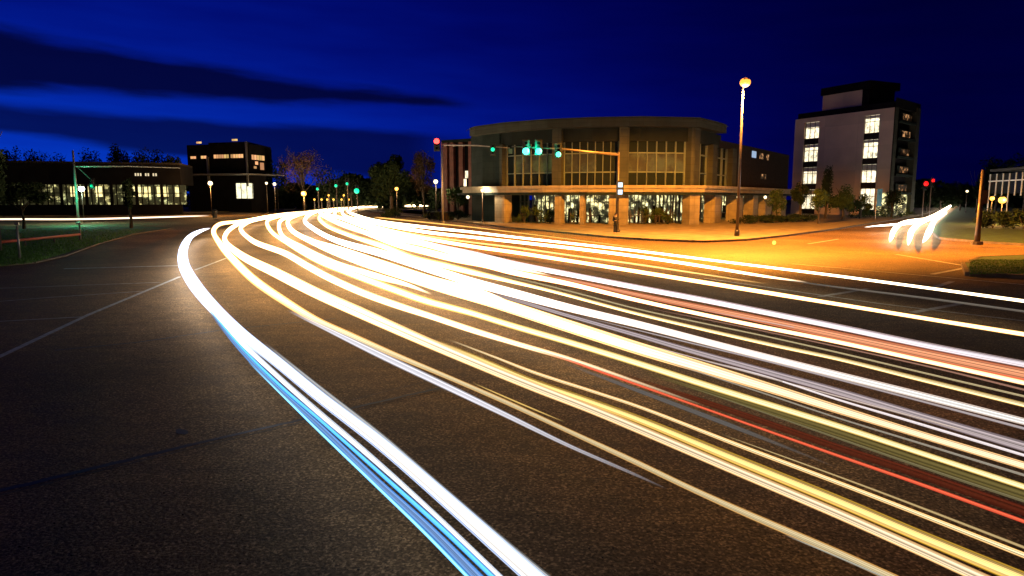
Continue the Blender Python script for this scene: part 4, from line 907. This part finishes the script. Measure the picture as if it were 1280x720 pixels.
cv = N.new('ShaderNodeCombineXYZ'); L.new(mth('MULTIPLY', az, .07), cv.inputs[0]); L.new(mth('ADD', mth('MULTIPLY', el, .42), mth('MULTIPLY', az, .02)), cv.inputs[1])
no = N.new('ShaderNodeTexNoise'); no.inputs['Scale'].default_value = 1.6; no.inputs['Detail'].default_value = 5; L.new(cv.outputs[0], no.inputs['Vector'])
nz = mth('MULTIPLY', mth('SUBTRACT', no.outputs['Fac'], .5), 2.0)
a37 = mth('ADD', az, 37)
d1 = mth('ABSOLUTE', mth('SUBTRACT', el, mth('ADD', mth('MULTIPLY', a37, -.045), 9.1)))
h1_ = mth('ADD', mth('MULTIPLY', a37, -.052), 2.0)
m1 = smooth(mth('ADD', mth('SUBTRACT', h1_, d1), mth('MULTIPLY', nz, 1.0)), -.35, .55)
topE = mth('ADD', mth('MULTIPLY', a37, -.03), 6.25); botE = mth('ADD', mth('MULTIPLY', a37, -.105), 4.3)
m2 = mth('MULTIPLY', smooth(mth('ADD', mth('SUBTRACT', topE, el), mth('MULTIPLY', nz, .8)), -.3, .5), smooth(mth('ADD', mth('SUBTRACT', el, botE), mth('MULTIPLY', nz, .8)), -.3, .5))
m2 = mth('MULTIPLY', m2, smooth(az, -2, -9)); m1 = mth('MULTIPLY', m1, smooth(az, -2, -6))
m2 = mth('MULTIPLY', m2, .88)
cloud = mth('MAXIMUM', m1, m2)
t_ = smooth(az, 34, -42); hor = smooth(el, 13, 1.0)
Bv = mth('ADD', mth('ADD', .030, mth('MULTIPLY', t_, .20)), mth('MULTIPLY', mth('MULTIPLY', hor, t_), .26))
Bv = mth('MULTIPLY', mth('MULTIPLY', Bv, smooth(el, 30, 8, .3, 1)), smooth(mth('ABSOLUTE', az), 60, 110, 1, .25))
Bv = mth('MULTIPLY', Bv, mth('ADD', 1, mth('MULTIPLY', nz, .25)))
Gv = mth('MULTIPLY', mth('MULTIPLY', Bv, Bv), .16)
col = N.new('ShaderNodeCombineXYZ'); L.new(mth('MULTIPLY', Bv, .001), col.inputs[0]); L.new(Gv, col.inputs[1]); L.new(Bv, col.inputs[2])
mixc = N.new('ShaderNodeMix'); mixc.data_type = 'RGBA'; L.new(mth('MULTIPLY', cloud, .93), mixc.inputs[0]); L.new(col.outputs[0], mixc.inputs[6]); mixc.inputs[7].default_value = (.0005, .0012, .026, 1)
sky = N.new('ShaderNodeTexSky'); sky.sky_type = 'NISHITA'; sky.sun_disc = False; sky.sun_elevation = R(-4); sky.sun_rotation = R(-60)
sk = N.new('ShaderNodeVectorMath'); sk.operation = 'SCALE'; L.new(sky.outputs[0], sk.inputs[0]); sk.inputs['Scale'].default_value = .02
ad = N.new('ShaderNodeVectorMath'); ad.operation = 'MULTIPLY_ADD'; L.new(mixc.outputs[2], ad.inputs[0]); ad.inputs[1].default_value = (8, 8, 8.2); L.new(sk.outputs[0], ad.inputs[2])
L.new(ad.outputs[0], bg.inputs['Color']); bg.inputs['Strength'].default_value = .1
sd = bpy.data.lights.new('dusk_sun', 'SUN'); sd.energy = .012; sd.angle = R(12); sd.color = (.5, .65, 1); so = bpy.data.objects.new('dusk_sun', sd); C.objects.link(so)
so.rotation_euler = (R(60), 0, R(-60 + 180))

# ---------------------------------------------------------------- render settings
SC.view_settings.view_transform = 'Standard'; SC.view_settings.look = 'None'; SC.view_settings.gamma = 1; SC.view_settings.exposure = .35
cy = SC.cycles; cy.use_denoising = True; cy.max_bounces = 5; cy.diffuse_bounces = 2; cy.glossy_bounces = 3; cy.transparent_max_bounces = 48
cy.sample_clamp_indirect = 4; cy.use_light_tree = True; cy.caustics_reflective = False; cy.caustics_refractive = False
